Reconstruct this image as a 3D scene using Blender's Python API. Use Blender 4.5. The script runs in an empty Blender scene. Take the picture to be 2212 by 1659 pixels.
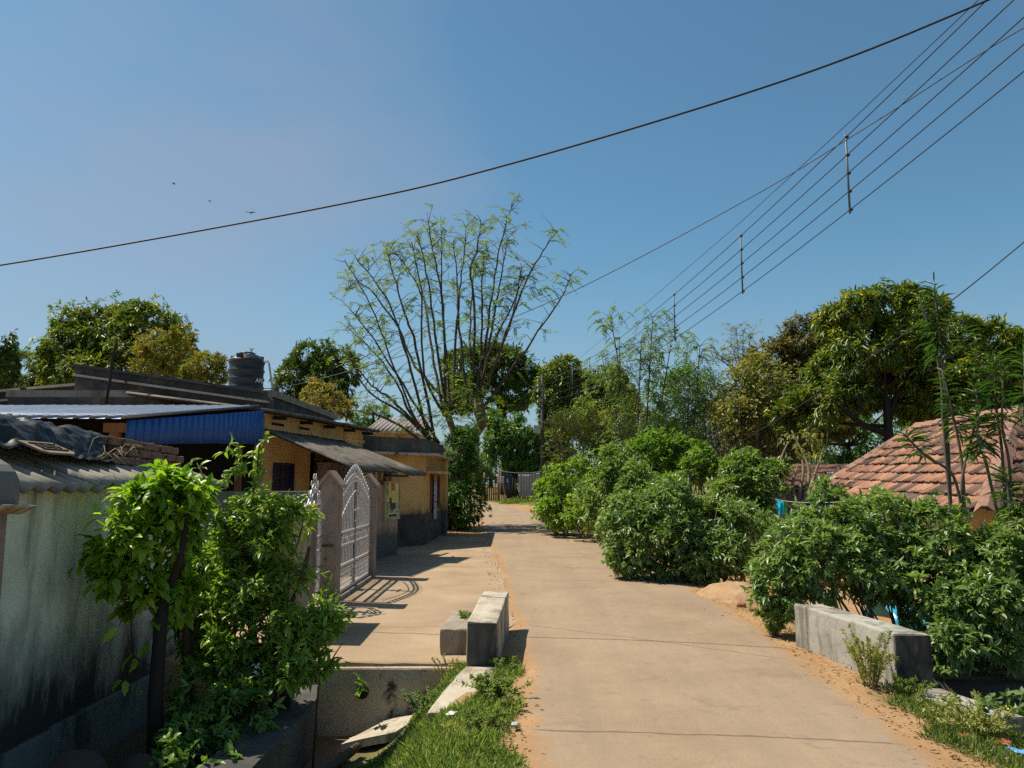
import bpy, bmesh, math, random
import numpy as np
from mathutils import Vector, Matrix, noise
R = math.radians
random.seed(7)
rng = np.random.default_rng(7)
S = bpy.context.scene
COL = S.collection
V3 = Vector

# ------------------------------------------------------------------ camera
CAMH, FPX, CXP, CYP = 1.65, 1680.0, 1106.0, 829.5
PITCH = math.atan(214.5 / 1680.0)
cp_, sp_ = math.cos(PITCH), math.sin(PITCH)

def ray(x, y):
    a, v = x - CXP, -(y - CYP)
    return a, FPX * cp_ - v * sp_, FPX * sp_ + v * cp_

def P(x, y, Y):
    """survey point: sight line through (x, y) of the photo at distance Y metres"""
    a, dy, dz = ray(x, y)
    t = Y / dy
    return V3((a * t, Y, CAMH + dz * t))

def G(x, y, z=0.0):
    a, dy, dz = ray(x, y)
    t = (z - CAMH) / dz
    return V3((a * t, dy * t, z))

cam = bpy.data.cameras.new('camera')
co = bpy.data.objects.new('camera', cam)
COL.objects.link(co)
cam.sensor_fit = 'HORIZONTAL'
cam.sensor_width = 36.0
cam.lens = 36.0 * FPX / 2212.0
cam.clip_start, cam.clip_end = 0.1, 9000
co.location = (0, 0, CAMH)
co.rotation_euler = (R(90) + PITCH, 0, 0)
S.camera = co

# ------------------------------------------------------------------ light
SUN_EL = R(59)
SUN_AZ = math.atan2(-1.0, 0.27)          # from the left, a little ahead
sd = V3((math.sin(SUN_AZ) * math.cos(SUN_EL), math.cos(SUN_AZ) * math.cos(SUN_EL), math.sin(SUN_EL)))
sl = bpy.data.lights.new('sun', 'SUN')
sl.energy, sl.angle, sl.color = 4.7, R(0.5), (1.0, 0.91, 0.75)
so = bpy.data.objects.new('sun', sl)
COL.objects.link(so)
so.rotation_euler = (-sd).to_track_quat('-Z', 'Y').to_euler()
so.location = sd * 50
W = bpy.data.worlds.new('World')
S.world = W
W.use_nodes = True
nt = W.node_tree
nt.nodes.clear()
sky = nt.nodes.new('ShaderNodeTexSky')
sky.sky_type = 'NISHITA'
sky.sun_disc = False
sky.sun_elevation = SUN_EL
sky.sun_rotation = SUN_AZ
sky.air_density, sky.dust_density, sky.ozone_density = 1.0, 0.9, 1.9
tc = nt.nodes.new('ShaderNodeTexCoord')
mp = nt.nodes.new('ShaderNodeMapping')
mp.inputs['Scale'].default_value = (1.0, 1.0, 2.2)
mp.inputs['Location'].default_value = (0.9, 0.1, 0.45)
nz = nt.nodes.new('ShaderNodeTexNoise')
nz.inputs['Scale'].default_value = 1.35
nz.inputs['Detail'].default_value = 4
nz.inputs['Roughness'].default_value = 0.45
rp = nt.nodes.new('ShaderNodeMapRange')
rp.inputs['From Min'].default_value, rp.inputs['From Max'].default_value = 0.46, 0.64
rp.inputs['To Min'].default_value, rp.inputs['To Max'].default_value = 0.0, 0.50
mx = nt.nodes.new('ShaderNodeMix')
mx.data_type = 'RGBA'
mx.inputs[7].default_value = (2.75, 3.1, 3.95, 1)
bg = nt.nodes.new('ShaderNodeBackground')
bg.inputs['Strength'].default_value = 0.088
wo = nt.nodes.new('ShaderNodeOutputWorld')
L = nt.links.new
L(tc.outputs['Generated'], mp.inputs['Vector']); L(mp.outputs[0], nz.inputs['Vector'])
L(nz.outputs['Fac'], rp.inputs['Value'])
sz = nt.nodes.new('ShaderNodeSeparateXYZ'); L(tc.outputs['Generated'], sz.inputs[0])
hz = nt.nodes.new('ShaderNodeMapRange'); hz.interpolation_type = 'SMOOTHSTEP'
hz.inputs['From Min'].default_value, hz.inputs['From Max'].default_value = -0.02, 0.30
hz.inputs['To Min'].default_value, hz.inputs['To Max'].default_value = 0.62, 0.0
L(sz.outputs[2], hz.inputs['Value'])
mxm = nt.nodes.new('ShaderNodeMath'); mxm.operation = 'MAXIMUM'; L(rp.outputs[0], mxm.inputs[0]); L(hz.outputs[0], mxm.inputs[1]); L(mxm.outputs[0], mx.inputs[0])
tint = nt.nodes.new('ShaderNodeMix'); tint.data_type = 'RGBA'; tint.blend_type = 'MULTIPLY'; tint.inputs[0].default_value = 1.0
tint.inputs[7].default_value = (.62, .90, .90, 1)
L(sky.outputs[0], tint.inputs[6]); L(tint.outputs[2], mx.inputs[6]); L(mx.outputs[2], bg.inputs['Color']); L(bg.outputs[0], wo.inputs[0])
S.view_settings.view_transform = 'Standard'
S.view_settings.look = 'None'
S.view_settings.exposure = 0.52
S.view_settings.gamma = 1.0
S.view_settings.use_curve_mapping = False
S.cycles.max_bounces = 6
S.cycles.diffuse_bounces = 3
S.cycles.glossy_bounces = 2
S.cycles.transmission_bounces = 3
S.cycles.transparent_max_bounces = 4
S.cycles.use_adaptive_sampling = True
S.cycles.adaptive_threshold = 0.02
S.cycles.use_denoising = False
S.cycles.sample_clamp_indirect = 4

# ------------------------------------------------------------------ objects
def tag(o, label=None, cat=None, group=None, kind=None):
    if label: o['label'] = label
    if cat: o['category'] = cat
    if group: o['group'] = group
    if kind: o['kind'] = kind
    return o

def thing(name, label, cat, loc, group=None):
    o = bpy.data.objects.new(name, None)
    o.empty_display_size = 0.2
    o.location = loc
    COL.objects.link(o)
    return tag(o, label, cat, group)

def wloc(o):
    v = V3((0, 0, 0))
    while o is not None:
        v += V3(o.location)
        o = o.parent
    return v

def link(name, me, mat, parent=None, origin=None):
    """verts of me are world coordinates; the object's origin is its parent's, or `origin`"""
    o = bpy.data.objects.new(name, me)
    if mat is not None and len(me.materials) == 0:
        me.materials.append(mat)
    COL.objects.link(o)
    off = None
    if parent is not None:
        o.parent = parent
        off = wloc(parent)
    elif origin is not None:
        off = V3(origin)
        o.location = off
    if off is not None:
        me.transform(Matrix.Translation(-off))
    return o

def dup(root, loc, label=None, rotz=None):
    r = root.copy(); COL.objects.link(r)
    r.location = loc
    if label: r['label'] = label
    if rotz is not None: r.rotation_euler = (r.rotation_euler[0], r.rotation_euler[1], rotz)
    for ch in list(root.children):
        c = ch.copy(); COL.objects.link(c); c.parent = r
        for g in list(ch.children):
            d = g.copy(); COL.objects.link(d); d.parent = c
    return r

def mesh_np(name, V, F, mat, parent=None, rnd=None, smooth=False, origin=None, facernd=None):
    V = np.ascontiguousarray(V, dtype=np.float32); F = np.ascontiguousarray(F, dtype=np.int32)
    k = F.shape[1]
    me = bpy.data.meshes.new(name)
    me.vertices.add(len(V)); me.vertices.foreach_set('co', V.ravel())
    me.loops.add(F.size); me.loops.foreach_set('vertex_index', F.ravel())
    me.polygons.add(len(F))
    me.polygons.foreach_set('loop_start', np.arange(0, F.size, k, dtype=np.int32))
    me.polygons.foreach_set('loop_total', np.full(len(F), k, dtype=np.int32))
    if smooth:
        me.polygons.foreach_set('use_smooth', np.ones(len(F), dtype=bool))
    if rnd is not None:
        a = me.attributes.new('rnd', 'FLOAT', 'POINT')
        a.data.foreach_set('value', np.ascontiguousarray(rnd, dtype=np.float32))
    if facernd is not None:
        a = me.attributes.new('rnd', 'FLOAT', 'FACE')
        a.data.foreach_set('value', np.ascontiguousarray(facernd, dtype=np.float32))
    me.update(calc_edges=True)
    return link(name, me, mat, parent, origin)

class MB:
    def __init__(s):
        s.bm = bmesh.new()
    def box(s, c, size, rz=0.0, bevel=0.0, rx=0.0, ry=0.0):
        m = Matrix.Translation(V3(c)) @ Matrix.Rotation(rz, 4, 'Z') @ Matrix.Rotation(ry, 4, 'Y') @ Matrix.Rotation(rx, 4, 'X') @ Matrix.Diagonal((size[0], size[1], size[2], 1))
        r = bmesh.ops.create_cube(s.bm, size=1.0, matrix=m)
        if bevel > 0:
            es = list({e for v in r['verts'] for e in v.link_edges})
            bmesh.ops.bevel(s.bm, geom=es, offset=bevel, segments=2, profile=0.6, affect='EDGES')
        return s
    def bar(s, a, b, w, h, up=V3((0, 0, 1))):
        a, b = V3(a), V3(b)
        d = (b - a); L_ = d.length; d.normalize()
        x = d.cross(up)
        if x.length < 1e-4: x = d.cross(V3((0, 1, 0)))
        x.normalize(); u = x.cross(d)
        m = Matrix(((x[0], d[0], u[0], 0), (x[1], d[1], u[1], 0), (x[2], d[2], u[2], 0), (0, 0, 0, 1)))
        m = Matrix.Translation((a + b) / 2) @ m @ Matrix.Diagonal((w, L_, h, 1))
        bmesh.ops.create_cube(s.bm, size=1.0, matrix=m)
        return s
    def prism(s, pts, ext):
        ext = V3(ext)
        a = [s.bm.verts.new(V3(p)) for p in pts]
        b = [s.bm.verts.new(V3(p) + ext) for p in pts]
        n = len(pts)
        s.bm.faces.new(a); s.bm.faces.new(b[::-1])
        for i in range(n):
            j = (i + 1) % n
            s.bm.faces.new((a[j], a[i], b[i], b[j]))
        return s
    def tube(s, pts, rad, n=6, cap=True):
        pts = [V3(p) for p in pts]
        if not hasattr(rad, '__len__'): rad = [rad] * len(pts)
        rings = []
        x = None
        for i, p in enumerate(pts):
            d = (pts[min(i + 1, len(pts) - 1)] - pts[max(i - 1, 0)])
            if d.length < 1e-9: d = V3((0, 0, 1))
            d.normalize()
            if x is None:
                x = d.cross(V3((0.31, 0.17, 0.93)))
                if x.length < 0.05: x = d.cross(V3((1, 0, 0)))
            else:
                x = x - d * x.dot(d)
            x.normalize(); y = d.cross(x)
            rings.append([s.bm.verts.new(p + (x * math.cos(2 * math.pi * k / n) + y * math.sin(2 * math.pi * k / n)) * rad[i]) for k in range(n)])
        for a, b in zip(rings, rings[1:]):
            for k in range(n):
                s.bm.faces.new((a[k], a[(k + 1) % n], b[(k + 1) % n], b[k])).smooth = True
        if cap:
            s.bm.faces.new(rings[0][::-1]); s.bm.faces.new(rings[-1])
        return s
    def lathe(s, c, prof, n=24):
        c = V3(c); rings = []
        for r, z in prof:
            rings.append([s.bm.verts.new(c + V3((r * math.cos(2 * math.pi * k / n), r * math.sin(2 * math.pi * k / n), z))) for k in range(n)])
        for a, b in zip(rings, rings[1:]):
            for k in range(n):
                s.bm.faces.new((a[k], a[(k + 1) % n], b[(k + 1) % n], b[k])).smooth = True
        s.bm.faces.new(rings[0][::-1]); s.bm.faces.new(rings[-1])
        return s
    def rough(s, amt, sc=6.0, cuts=4):
        bmesh.ops.subdivide_edges(s.bm, edges=s.bm.edges[:], cuts=cuts, use_grid_fill=True)
        for v in s.bm.verts:
            n = noise.noise_vector(v.co * sc) + noise.noise_vector(v.co * sc * 2.7) * 0.5
            v.co += n * amt
        return s
    def build(s, name, mat, parent=None, origin=None, smooth=False):
        bmesh.ops.recalc_face_normals(s.bm, faces=s.bm.faces[:])
        if smooth:
            for f in s.bm.faces: f.smooth = True
        me = bpy.data.meshes.new(name)
        s.bm.to_mesh(me); s.bm.free()
        return link(name, me, mat, parent, origin)

def corr(name, o, u, v, mat, parent, pitch=0.146, amp=0.024, per=8, nv=6, trap=False, sag=0.0, thick=0.007, wob=0.0, ext=None):
    """corrugated sheet: waves along u, ribs along v"""
    o, u, v = V3(o), V3(u), V3(v)
    n = u.cross(v).normalized()
    if n.z < 0: n = -n
    nu = max(8, int(u.length / pitch * per))
    t = np.linspace(0, 1, nu + 1); s_ = np.linspace(0, 1, nv + 1)
    ph = t * u.length / pitch
    if trap:
        f = np.mod(ph, 1.0)
        h = np.clip((np.abs(f - 0.5) - 0.30) / 0.12, 0, 1) * amp * 2
    else:
        h = np.sin(ph * 2 * math.pi) * amp
    oo, uu, vv, nn = (np.array(q) for q in (o, u, v, n))
    T, Q = np.meshgrid(t, s_)
    base = oo + T[..., None] * uu + Q[..., None] * vv
    if ext is not None: base = base + (T * Q)[..., None] * np.array(V3(ext))
    hh = h[None, :] + sag * (np.sin(math.pi * Q)) + wob * np.sin(T * 17.3 + Q * 2.1) * np.cos(T * 7 + 1)
    top = base + nn * hh[..., None]
    bot = top - nn * thick
    Vt = np.concatenate([top.reshape(-1, 3), bot.reshape(-1, 3)])
    N = (nv + 1) * (nu + 1)
    idx = np.arange(N).reshape(nv + 1, nu + 1)
    q = np.stack([idx[:-1, :-1], idx[:-1, 1:], idx[1:, 1:], idx[1:, :-1]], -1).reshape(-1, 4)
    Fs = [q, q[:, ::-1] + N]
    for e in (idx[0, :], idx[-1, :][::-1], idx[:, -1], idx[:, 0][::-1]):
        Fs.append(np.stack([e[1:], e[:-1], e[:-1] + N, e[1:] + N], -1))
    hn = (h - h.min()) / max(1e-6, h.max() - h.min())
    ob = mesh_np(name, Vt, np.concatenate(Fs), mat, parent, rnd=np.tile(hn, 2 * (nv + 1)))
    return ob

# ------------------------------------------------------------------ foliage
T_FAR = (np.array([(0, 0, 0), (.45, .5, .14), (1, 0, -.22), (.45, -.5, .14)], float), np.array([(0, 2, 1), (0, 3, 2)]))
T_NEAR = (np.array([(0, 0, 0), (.30, .46, .12), (.30, 0, -.02), (.30, -.46, .12), (.68, .38, .0), (.68, 0, -.14), (.68, -.38, .0), (1, 0, -.42)], float),
          np.array([(0, 2, 1), (0, 3, 2), (1, 2, 5), (1, 5, 4), (2, 3, 6), (2, 6, 5), (4, 5, 7), (5, 6, 7)]))

def unit(a):
    return a / np.maximum(np.linalg.norm(a, axis=-1, keepdims=True), 1e-9)

def leaves(Pos, Dir, Nrm, Ln, Wd, near=False):
    tv, tf = T_NEAR if near else T_FAR
    n = len(Pos)
    Dir = unit(Dir)
    Nrm = unit(Nrm - Dir * np.sum(Nrm * Dir, -1, keepdims=True))
    Sd = np.cross(Nrm, Dir)
    Ln = np.broadcast_to(Ln, (n,)); Wd = np.broadcast_to(Wd, (n,))
    V = (Pos[:, None, :] + Dir[:, None, :] * (tv[None, :, 0:1] * Ln[:, None, None])
         + Sd[:, None, :] * (tv[None, :, 1:2] * Wd[:, None, None])
         + Nrm[:, None, :] * (tv[None, :, 2:3] * (Ln[:, None, None] * .55)))
    F = tf[None] + (np.arange(n) * len(tv))[:, None, None]
    return V.reshape(-1, 3), F.reshape(-1, 3), np.repeat(rng.random(n), len(tv))

def cat(parts):
    parts = [p for p in parts if p is not None and len(p[0])]
    off, Vs, Fs, Rs = 0, [], [], []
    for V, F, r in parts:
        Vs.append(V); Fs.append(F + off); Rs.append(r); off += len(V)
    return np.concatenate(Vs), np.concatenate(Fs), np.concatenate(Rs)

def sphere(n):
    return unit(rng.normal(size=(n, 3)))

def sprigs(P0, O, k, Ln, Wd, spread=1.0, droop=0.3, near=False, jit=0.02, tilt=0.5, rshift=None):
    """k leaves radiating round the tip direction O at each P0"""
    n = len(P0)
    O = unit(O)
    Pr = np.repeat(P0, k, 0); Or = np.repeat(O, k, 0)
    rd = sphere(n * k)
    perp = unit(rd - Or * np.sum(rd * Or, -1, keepdims=True))
    w = rng.uniform(.3, 1.0, (n * k, 1)) * spread
    D = Or * (1.15 - w * .75) + perp * w
    D[:, 2] -= droop * rng.uniform(.4, 1.3, n * k)
    D = unit(D)
    up = np.array([0, 0, 1.0]) + rng.normal(size=(n * k, 3)) * tilt + Or * .35
    sc = rng.uniform(.6, 1.15, n * k)
    V, F, r = leaves(Pr + rng.normal(size=(n * k, 3)) * jit, D, up, Ln * sc, Wd * sc, near)
    nv = len(V) // (n * k)
    base = np.repeat(np.repeat(rng.random(n), k), nv)
    r = np.clip(.55 * base + .45 * r, 0, 1)
    if rshift is not None:
        r = np.clip(r + np.repeat(np.repeat(rshift, k), nv), 0, 1)
    return V, F, r

def blob_points(blobs, n, sub=14, subr=.40, inner=.12):
    """points spread over knobbly sub-clumps of each ellipsoid; returns points and outward directions"""
    w = np.array([(b[1][0] * b[1][1] + b[1][1] * b[1][2] + b[1][0] * b[1][2]) for b in blobs]); w = w / w.sum()
    PP, OO = [], []
    for b, wi in zip(blobs, w):
        m = max(12, int(n * wi))
        c = np.array(b[0]); r = np.array(b[1])
        sc_ = sphere(sub)
        sc_ = sc_ * rng.uniform(.5, .78, (sub, 1))
        sr = rng.uniform(subr * .65, subr * 1.2, sub)
        i = rng.integers(0, sub, m)
        d = sphere(m)
        flip = np.sum(d * sc_[i], -1) < -.15
        d[flip] *= -1
        rad = 1 - inner * 4 * rng.random(m) ** 2.5
        q = sc_[i] + d * (sr[i] * rad)[:, None]
        far_ = rng.random(m) < .16
        q = q + d * (far_ * rng.random(m) * .38)[:, None]
        PP.append(c + q * r)
        OO.append(unit(d * .7 + unit(q) * .5))
    return np.concatenate(PP), np.concatenate(OO)

def limb(a, b, r0, r1, bend=.12, n=6, sag=0.0):
    a, b = V3(a), V3(b)
    L_ = (b - a).length
    off = V3((random.uniform(-1, 1), random.uniform(-1, 1), random.uniform(-.3, .8))) * bend * L_
    pts, rad = [], []
    for i in range(n + 1):
        t = i / n
        pts.append(a.lerp(b, t) + off * math.sin(math.pi * t) + V3((random.uniform(-1, 1), random.uniform(-1, 1), random.uniform(-1, 1))) * L_ * .012)
        rad.append(r0 + (r1 - r0) * t ** .8)
    return pts, rad

def tree(name, label, cat_, base, trunk, blobs, mats, n=900, k=7, Ln=.2, Wd=.05, group=None, droop=.35, spread=1.0,
         limbs=True, near=False, twig=.03, nlimb=2, sub=14, subr=.40, tilt=.5, rsh=None, extra=None, crown_name='crown', trunk_name='trunk', inner=.12):
    base = V3(base)
    t = thing(name, label, cat_, base, group)
    m = MB()
    pts = [V3(p) for p, r in trunk]
    m.tube(pts, [r for p, r in trunk], 8)
    if limbs:
        for b in blobs:
            c = V3(b[0])
            for q in range(nlimb):
                d = V3(sphere(1)[0]); d.z = abs(d.z) * .6
                tgt = c + V3((d.x * b[1][0], d.y * b[1][1], d.z * b[1][2])) * (.0 if q == 0 else .6)
                cand = [p for p in pts if p.z < tgt.z + .3] or pts[:1]
                src = min(cand, key=lambda p: (p - tgt).length)
                if q and random.random() < .7: src = src.lerp(c, .45)
                lp, lr = limb(src, tgt, max(twig * 1.2, trunk[-1][1] * (.8 if q == 0 else .45)), twig * .6)
                m.tube(lp, lr, 5)
    m.build(trunk_name, mats[1], t)
    p0, o0 = blob_points(blobs, n, sub, subr, inner)
    sh = None
    if rsh is not None: sh = rsh(p0, o0)
    parts = [sprigs(p0, o0, k, Ln, Wd, spread, droop, near, jit=Ln * .2, tilt=tilt, rshift=sh)]
    if extra: parts += extra
    V, F, r = cat(parts)
    mesh_np(crown_name, V, F, mats[0], t, rnd=r, smooth=near)
    return t

def pxblob(x, y, Y, rx, ry=None, depth=None, dy=0.0):
    """crown lump seen at (x, y), radius in photo pixels, at distance Y"""
    s_ = Y / FPX
    ry = ry or rx
    c = P(x, y, Y + dy)
    return (tuple(c), (rx * s_, (depth or rx * s_), ry * s_))
# ------------------------------------------------------------------ materials
def newmat(name):
    m = bpy.data.materials.new(name); m.use_nodes = True
    n = m.node_tree; n.nodes.clear()
    out = n.nodes.new('ShaderNodeOutputMaterial')
    b = n.nodes.new('ShaderNodeBsdfPrincipled')
    n.links.new(b.outputs[0], out.inputs[0])
    return m, n, b, out

def rampn(n, stops):
    r = n.nodes.new('ShaderNodeValToRGB')
    e = r.color_ramp.elements
    while len(e) < len(stops): e.new(.5)
    for el, (p, c) in zip(e, stops):
        el.position = p; el.color = (c[0], c[1], c[2], 1)
    return r

def tex(n, scale, detail=5, rough=.55, stretch=(1, 1, 1), kind='noise', coord='Object', dist=0.0):
    t = n.nodes.new('ShaderNodeTexCoord'); mpn = n.nodes.new('ShaderNodeMapping')
    mpn.inputs['Scale'].default_value = stretch
    n.links.new(t.outputs[coord], mpn.inputs[0])
    if kind == 'noise':
        q = n.nodes.new('ShaderNodeTexNoise')
        q.inputs['Scale'].default_value = scale; q.inputs['Detail'].default_value = detail
        q.inputs['Roughness'].default_value = rough; q.inputs['Distortion'].default_value = dist
        o = q.outputs['Fac']
    elif kind == 'voronoi':
        q = n.nodes.new('ShaderNodeTexVoronoi'); q.inputs['Scale'].default_value = scale
        o = q.outputs['Distance']
    n.links.new(mpn.outputs[0], q.inputs[0])
    return o

def mixc(n, fac, a, b, mode='MIX'):
    m = n.nodes.new('ShaderNodeMix'); m.data_type = 'RGBA'; m.blend_type = mode
    for i, s in ((0, fac), (6, a), (7, b)):
        if isinstance(s, (int, float)): m.inputs[i].default_value = s
        elif isinstance(s, tuple): m.inputs[i].default_value = (s[0], s[1], s[2], 1)
        else: n.links.new(s, m.inputs[i])
    return m.outputs[2]

def maprange(n, v, a, b, c=0.0, d=1.0, smooth=False):
    m = n.nodes.new('ShaderNodeMapRange')
    if smooth: m.interpolation_type = 'SMOOTHSTEP'
    n.links.new(v, m.inputs['Value'])
    for k, q in (('From Min', a), ('From Max', b), ('To Min', c), ('To Max', d)): m.inputs[k].default_value = q
    return m.outputs[0]

def mth(n, op, a, b=None):
    m = n.nodes.new('ShaderNodeMath'); m.operation = op
    for i, s in ((0, a), (1, b)):
        if s is None: continue
        if isinstance(s, (int, float)): m.inputs[i].default_value = s
        else: n.links.new(s, m.inputs[i])
    return m.outputs[0]

def bump(n, b, h, dist=.01, st=.6):
    k = n.nodes.new('ShaderNodeBump'); k.inputs['Distance'].default_value = dist; k.inputs['Strength'].default_value = st
    n.links.new(h, k.inputs['Height']); n.links.new(k.outputs[0], b.inputs['Normal'])

def sepz(n, coord='Object', axis=2):
    t = n.nodes.new('ShaderNodeTexCoord'); s_ = n.nodes.new('ShaderNodeSeparateXYZ')
    n.links.new(t.outputs[coord], s_.inputs[0])
    return s_.outputs[axis]

def mat(name, cols, scale=4, rough=.85, stain=None, sscale=2.0, sstretch=(1, 1, .25), sthr=(.5, .65), bumpd=.006, fine=40, spec=.3, metal=0.0, stretch=(1, 1, 1), damp=None, grain=.25, trough=0.0):
    """weathered surface: colour noise, optional streaky stain, optional damp line (colour, z0, z1 local) with a torn edge"""
    m, n, b, out = newmat(name)
    f = tex(n, scale, 6, .6, stretch)
    k = len(cols)
    r = rampn(n, [(.28 + .44 * i / max(1, k - 1), c) for i, c in enumerate(cols)])
    n.links.new(f, r.inputs[0]); c = r.outputs[0]
    fn = tex(n, fine, 4, .7)
    c = mixc(n, maprange(n, fn, .35, .75, 0, grain), c, (cols[0][0] * .45, cols[0][1] * .45, cols[0][2] * .45))
    if stain:
        s_ = tex(n, sscale, 7, .68, sstretch, dist=.4)
        c = mixc(n, maprange(n, s_, sthr[0], sthr[1]), c, stain)
    if damp:
        dc, z0, z1 = damp
        z = sepz(n)
        e = mth(n, 'ADD', z, mth(n, 'MULTIPLY', mth(n, 'SUBTRACT', tex(n, 3.0, 6, .65, (1, 1, .35)), .5), -(z1 - z0) * 2.2))
        c = mixc(n, maprange(n, e, z0, z1, 1, 0), c, dc)
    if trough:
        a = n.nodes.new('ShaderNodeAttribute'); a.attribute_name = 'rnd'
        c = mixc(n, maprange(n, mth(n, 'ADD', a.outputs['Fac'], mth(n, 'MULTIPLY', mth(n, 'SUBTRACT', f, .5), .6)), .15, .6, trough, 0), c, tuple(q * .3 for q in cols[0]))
    if bumpd >= .008:
        dc_ = mth(n, 'ABSOLUTE', mth(n, 'SUBTRACT', tex(n, 1.9, 7, .6, dist=1.0), .5))
        c = mixc(n, mth(n, 'MULTIPLY', maprange(n, dc_, 0, .006, .75, 0), maprange(n, tex(n, 1.3, 2), .45, .6)), c, tuple(q * .25 for q in cols[0]))
        c = mixc(n, maprange(n, tex(n, 14, 5, .75), .60, .70, 0, .55), c, tuple(q * .42 for q in cols[0]))
    n.links.new(c, b.inputs['Base Color'])
    b.inputs['Roughness'].default_value = rough
    b.inputs['Specular IOR Level'].default_value = spec
    b.inputs['Metallic'].default_value = metal
    h = mth(n, 'ADD', f, mth(n, 'MULTIPLY', fn, .5))
    bump(n, b, h, bumpd)
    return m

def plain(name, col, rough=.6, metal=0.0, spec=.4, var=.12, scale=12):
    m, n, b, out = newmat(name)
    f = tex(n, scale, 4, .6)
    c = mixc(n, maprange(n, f, .3, .7), tuple(q * (1 - var) for q in col), tuple(q * (1 + var) for q in col))
    n.links.new(c, b.inputs['Base Color'])
    b.inputs['Roughness'].default_value = rough; b.inputs['Metallic'].default_value = metal
    b.inputs['Specular IOR Level'].default_value = spec
    return m

def leafmat(name, cols, rough=.42, trans=.28, spec=.5, tcol=None, big=.0):
    m, n, b, out = newmat(name)
    a = n.nodes.new('ShaderNodeAttribute'); a.attribute_name = 'rnd'
    v = a.outputs['Fac']
    if big:
        v = mth(n, 'ADD', mth(n, 'MULTIPLY', v, 1 - big), mth(n, 'MULTIPLY', maprange(n, tex(n, 1.7, 3), .3, .7), big))
    k = len(cols)
    r = rampn(n, [(i / max(1, k - 1), c) for i, c in enumerate(cols)])
    n.links.new(v, r.inputs[0])
    n.links.new(r.outputs[0], b.inputs['Base Color'])
    b.inputs['Roughness'].default_value = rough
    b.inputs['Specular IOR Level'].default_value = spec
    t = n.nodes.new('ShaderNodeBsdfTranslucent')
    tc_ = mixc(n, 1.0, r.outputs[0], tcol or (1.9, 2.0, .7), 'MULTIPLY')
    n.links.new(tc_, t.inputs[0])
    ms = n.nodes.new('ShaderNodeMixShader'); ms.inputs[0].default_value = trans
    n.links.new(b.outputs[0], ms.inputs[1]); n.links.new(t.outputs[0], ms.inputs[2])
    n.links.new(ms.outputs[0], out.inputs[0])
    return m

M = {}
M['dirt'] = None
M['conc'] = mat('concrete', [(.20, .165, .13), (.30, .25, .20), (.36, .31, .25)], 3, stain=(.07, .06, .05), sscale=1.6, sthr=(.54, .72), bumpd=.01)
M['conc_light'] = mat('concrete_pale', [(.34, .29, .225), (.46, .40, .31), (.52, .46, .37)], 3, stain=(.15, .12, .09), sscale=3.2, sstretch=(1, 1, .5), sthr=(.50, .66), bumpd=.014)
M['conc_grey'] = mat('concrete_grey', [(.26, .25, .22), (.36, .345, .30), (.42, .40, .35)], 3, stain=(.17, .155, .125), sscale=4.0, sstretch=(1, 1, .2), sthr=(.50, .62), bumpd=.012)
M['conc_dark'] = mat('concrete_mouldy_shaded', [(.03, .03, .032), (.07, .068, .065), (.13, .12, .10)], 2.2, stain=(.20, .17, .12), sscale=1.6, sthr=(.60, .74), bumpd=.012)  # mould; also painted shade on the planter coping
M['conc_drain'] = mat('concrete_drain', [(.38, .30, .22), (.47, .38, .285), (.53, .44, .34)], 2.0, stain=(.035, .03, .025), sscale=2.8, sstretch=(1, 1, .6), sthr=(.55, .62), bumpd=.02)
M['conc_mould_shade'] = mat('concrete_end_mould_shade', [(.06, .056, .05), (.105, .098, .085), (.17, .155, .13)], 3, stain=(.022, .022, .022), sscale=2.5, sstretch=(1, 1, .4), sthr=(.46, .6), bumpd=.012)  # mould plus painted shade for the parapet ends facing the camera
M['pillar'] = mat('pillar_plaster', [(.20, .155, .125), (.30, .24, .195), (.36, .29, .24)], 3, stain=(.075, .065, .06), sscale=2.0, sthr=(.48, .66), bumpd=.006)
M['pillar_cap'] = mat('pillar_cap_plaster', [(.27, .20, .15), (.36, .28, .21)], 4)
M['shed_wall'] = mat('shed_plaster', [(.52, .56, .46), (.68, .73, .61), (.74, .78, .67)], 1.6, stain=(.10, .11, .09), sscale=2.6, sstretch=(1, 1, .12), sthr=(.56, .76), bumpd=.006, damp=((.034, .034, .030), .52, 1.5))
M['skirt'] = mat('skirting_cement', [(.11, .13, .13), (.17, .19, .18)], 3, stain=(.03, .035, .035), sscale=2.0, sthr=(.52, .64))
M['yellow'] = mat('ochre_plaster', [(.46, .28, .10), (.62, .39, .15), (.68, .46, .20)], 1.8, stain=(.13, .085, .045), sscale=2.2, sstretch=(1, 1, .3), sthr=(.55, .78), bumpd=.006, damp=((.085, .08, .075), .75, .98))
M['yellow_plain'] = mat('ochre_plaster_upper', [(.44, .27, .10), (.60, .375, .145), (.67, .44, .185)], 1.8, stain=(.11, .08, .05), sscale=2.4, sstretch=(1, 1, .3), sthr=(.54, .74))
M['shop'] = mat('shop_plaster', [(.34, .25, .19), (.43, .33, .255), (.49, .39, .31)], 2.2, stain=(.12, .09, .07), sscale=2.2, sthr=(.56, .75), damp=((.09, .095, .10), .45, .72))
M['grey_wall'] = mat('grey_render', [(.13, .13, .125), (.19, .185, .175)], 2.5)
M['asb'] = mat('asbestos_sheet', [(.20, .18, .15), (.30, .27, .22), (.37, .335, .28)], 2.4, stain=(.09, .08, .068), sscale=3.0, sstretch=(1, 1, 1), sthr=(.55, .70), bumpd=.004, fine=70, trough=.55)
M['asb_dark'] = mat('awning_sheet', [(.10, .085, .07), (.17, .145, .12), (.24, .21, .175)], 2.6, trough=.85, stain=(.04, .035, .032), sscale=2.4, sstretch=(1, 1, 1), sthr=(.52, .68), bumpd=.004)
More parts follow.
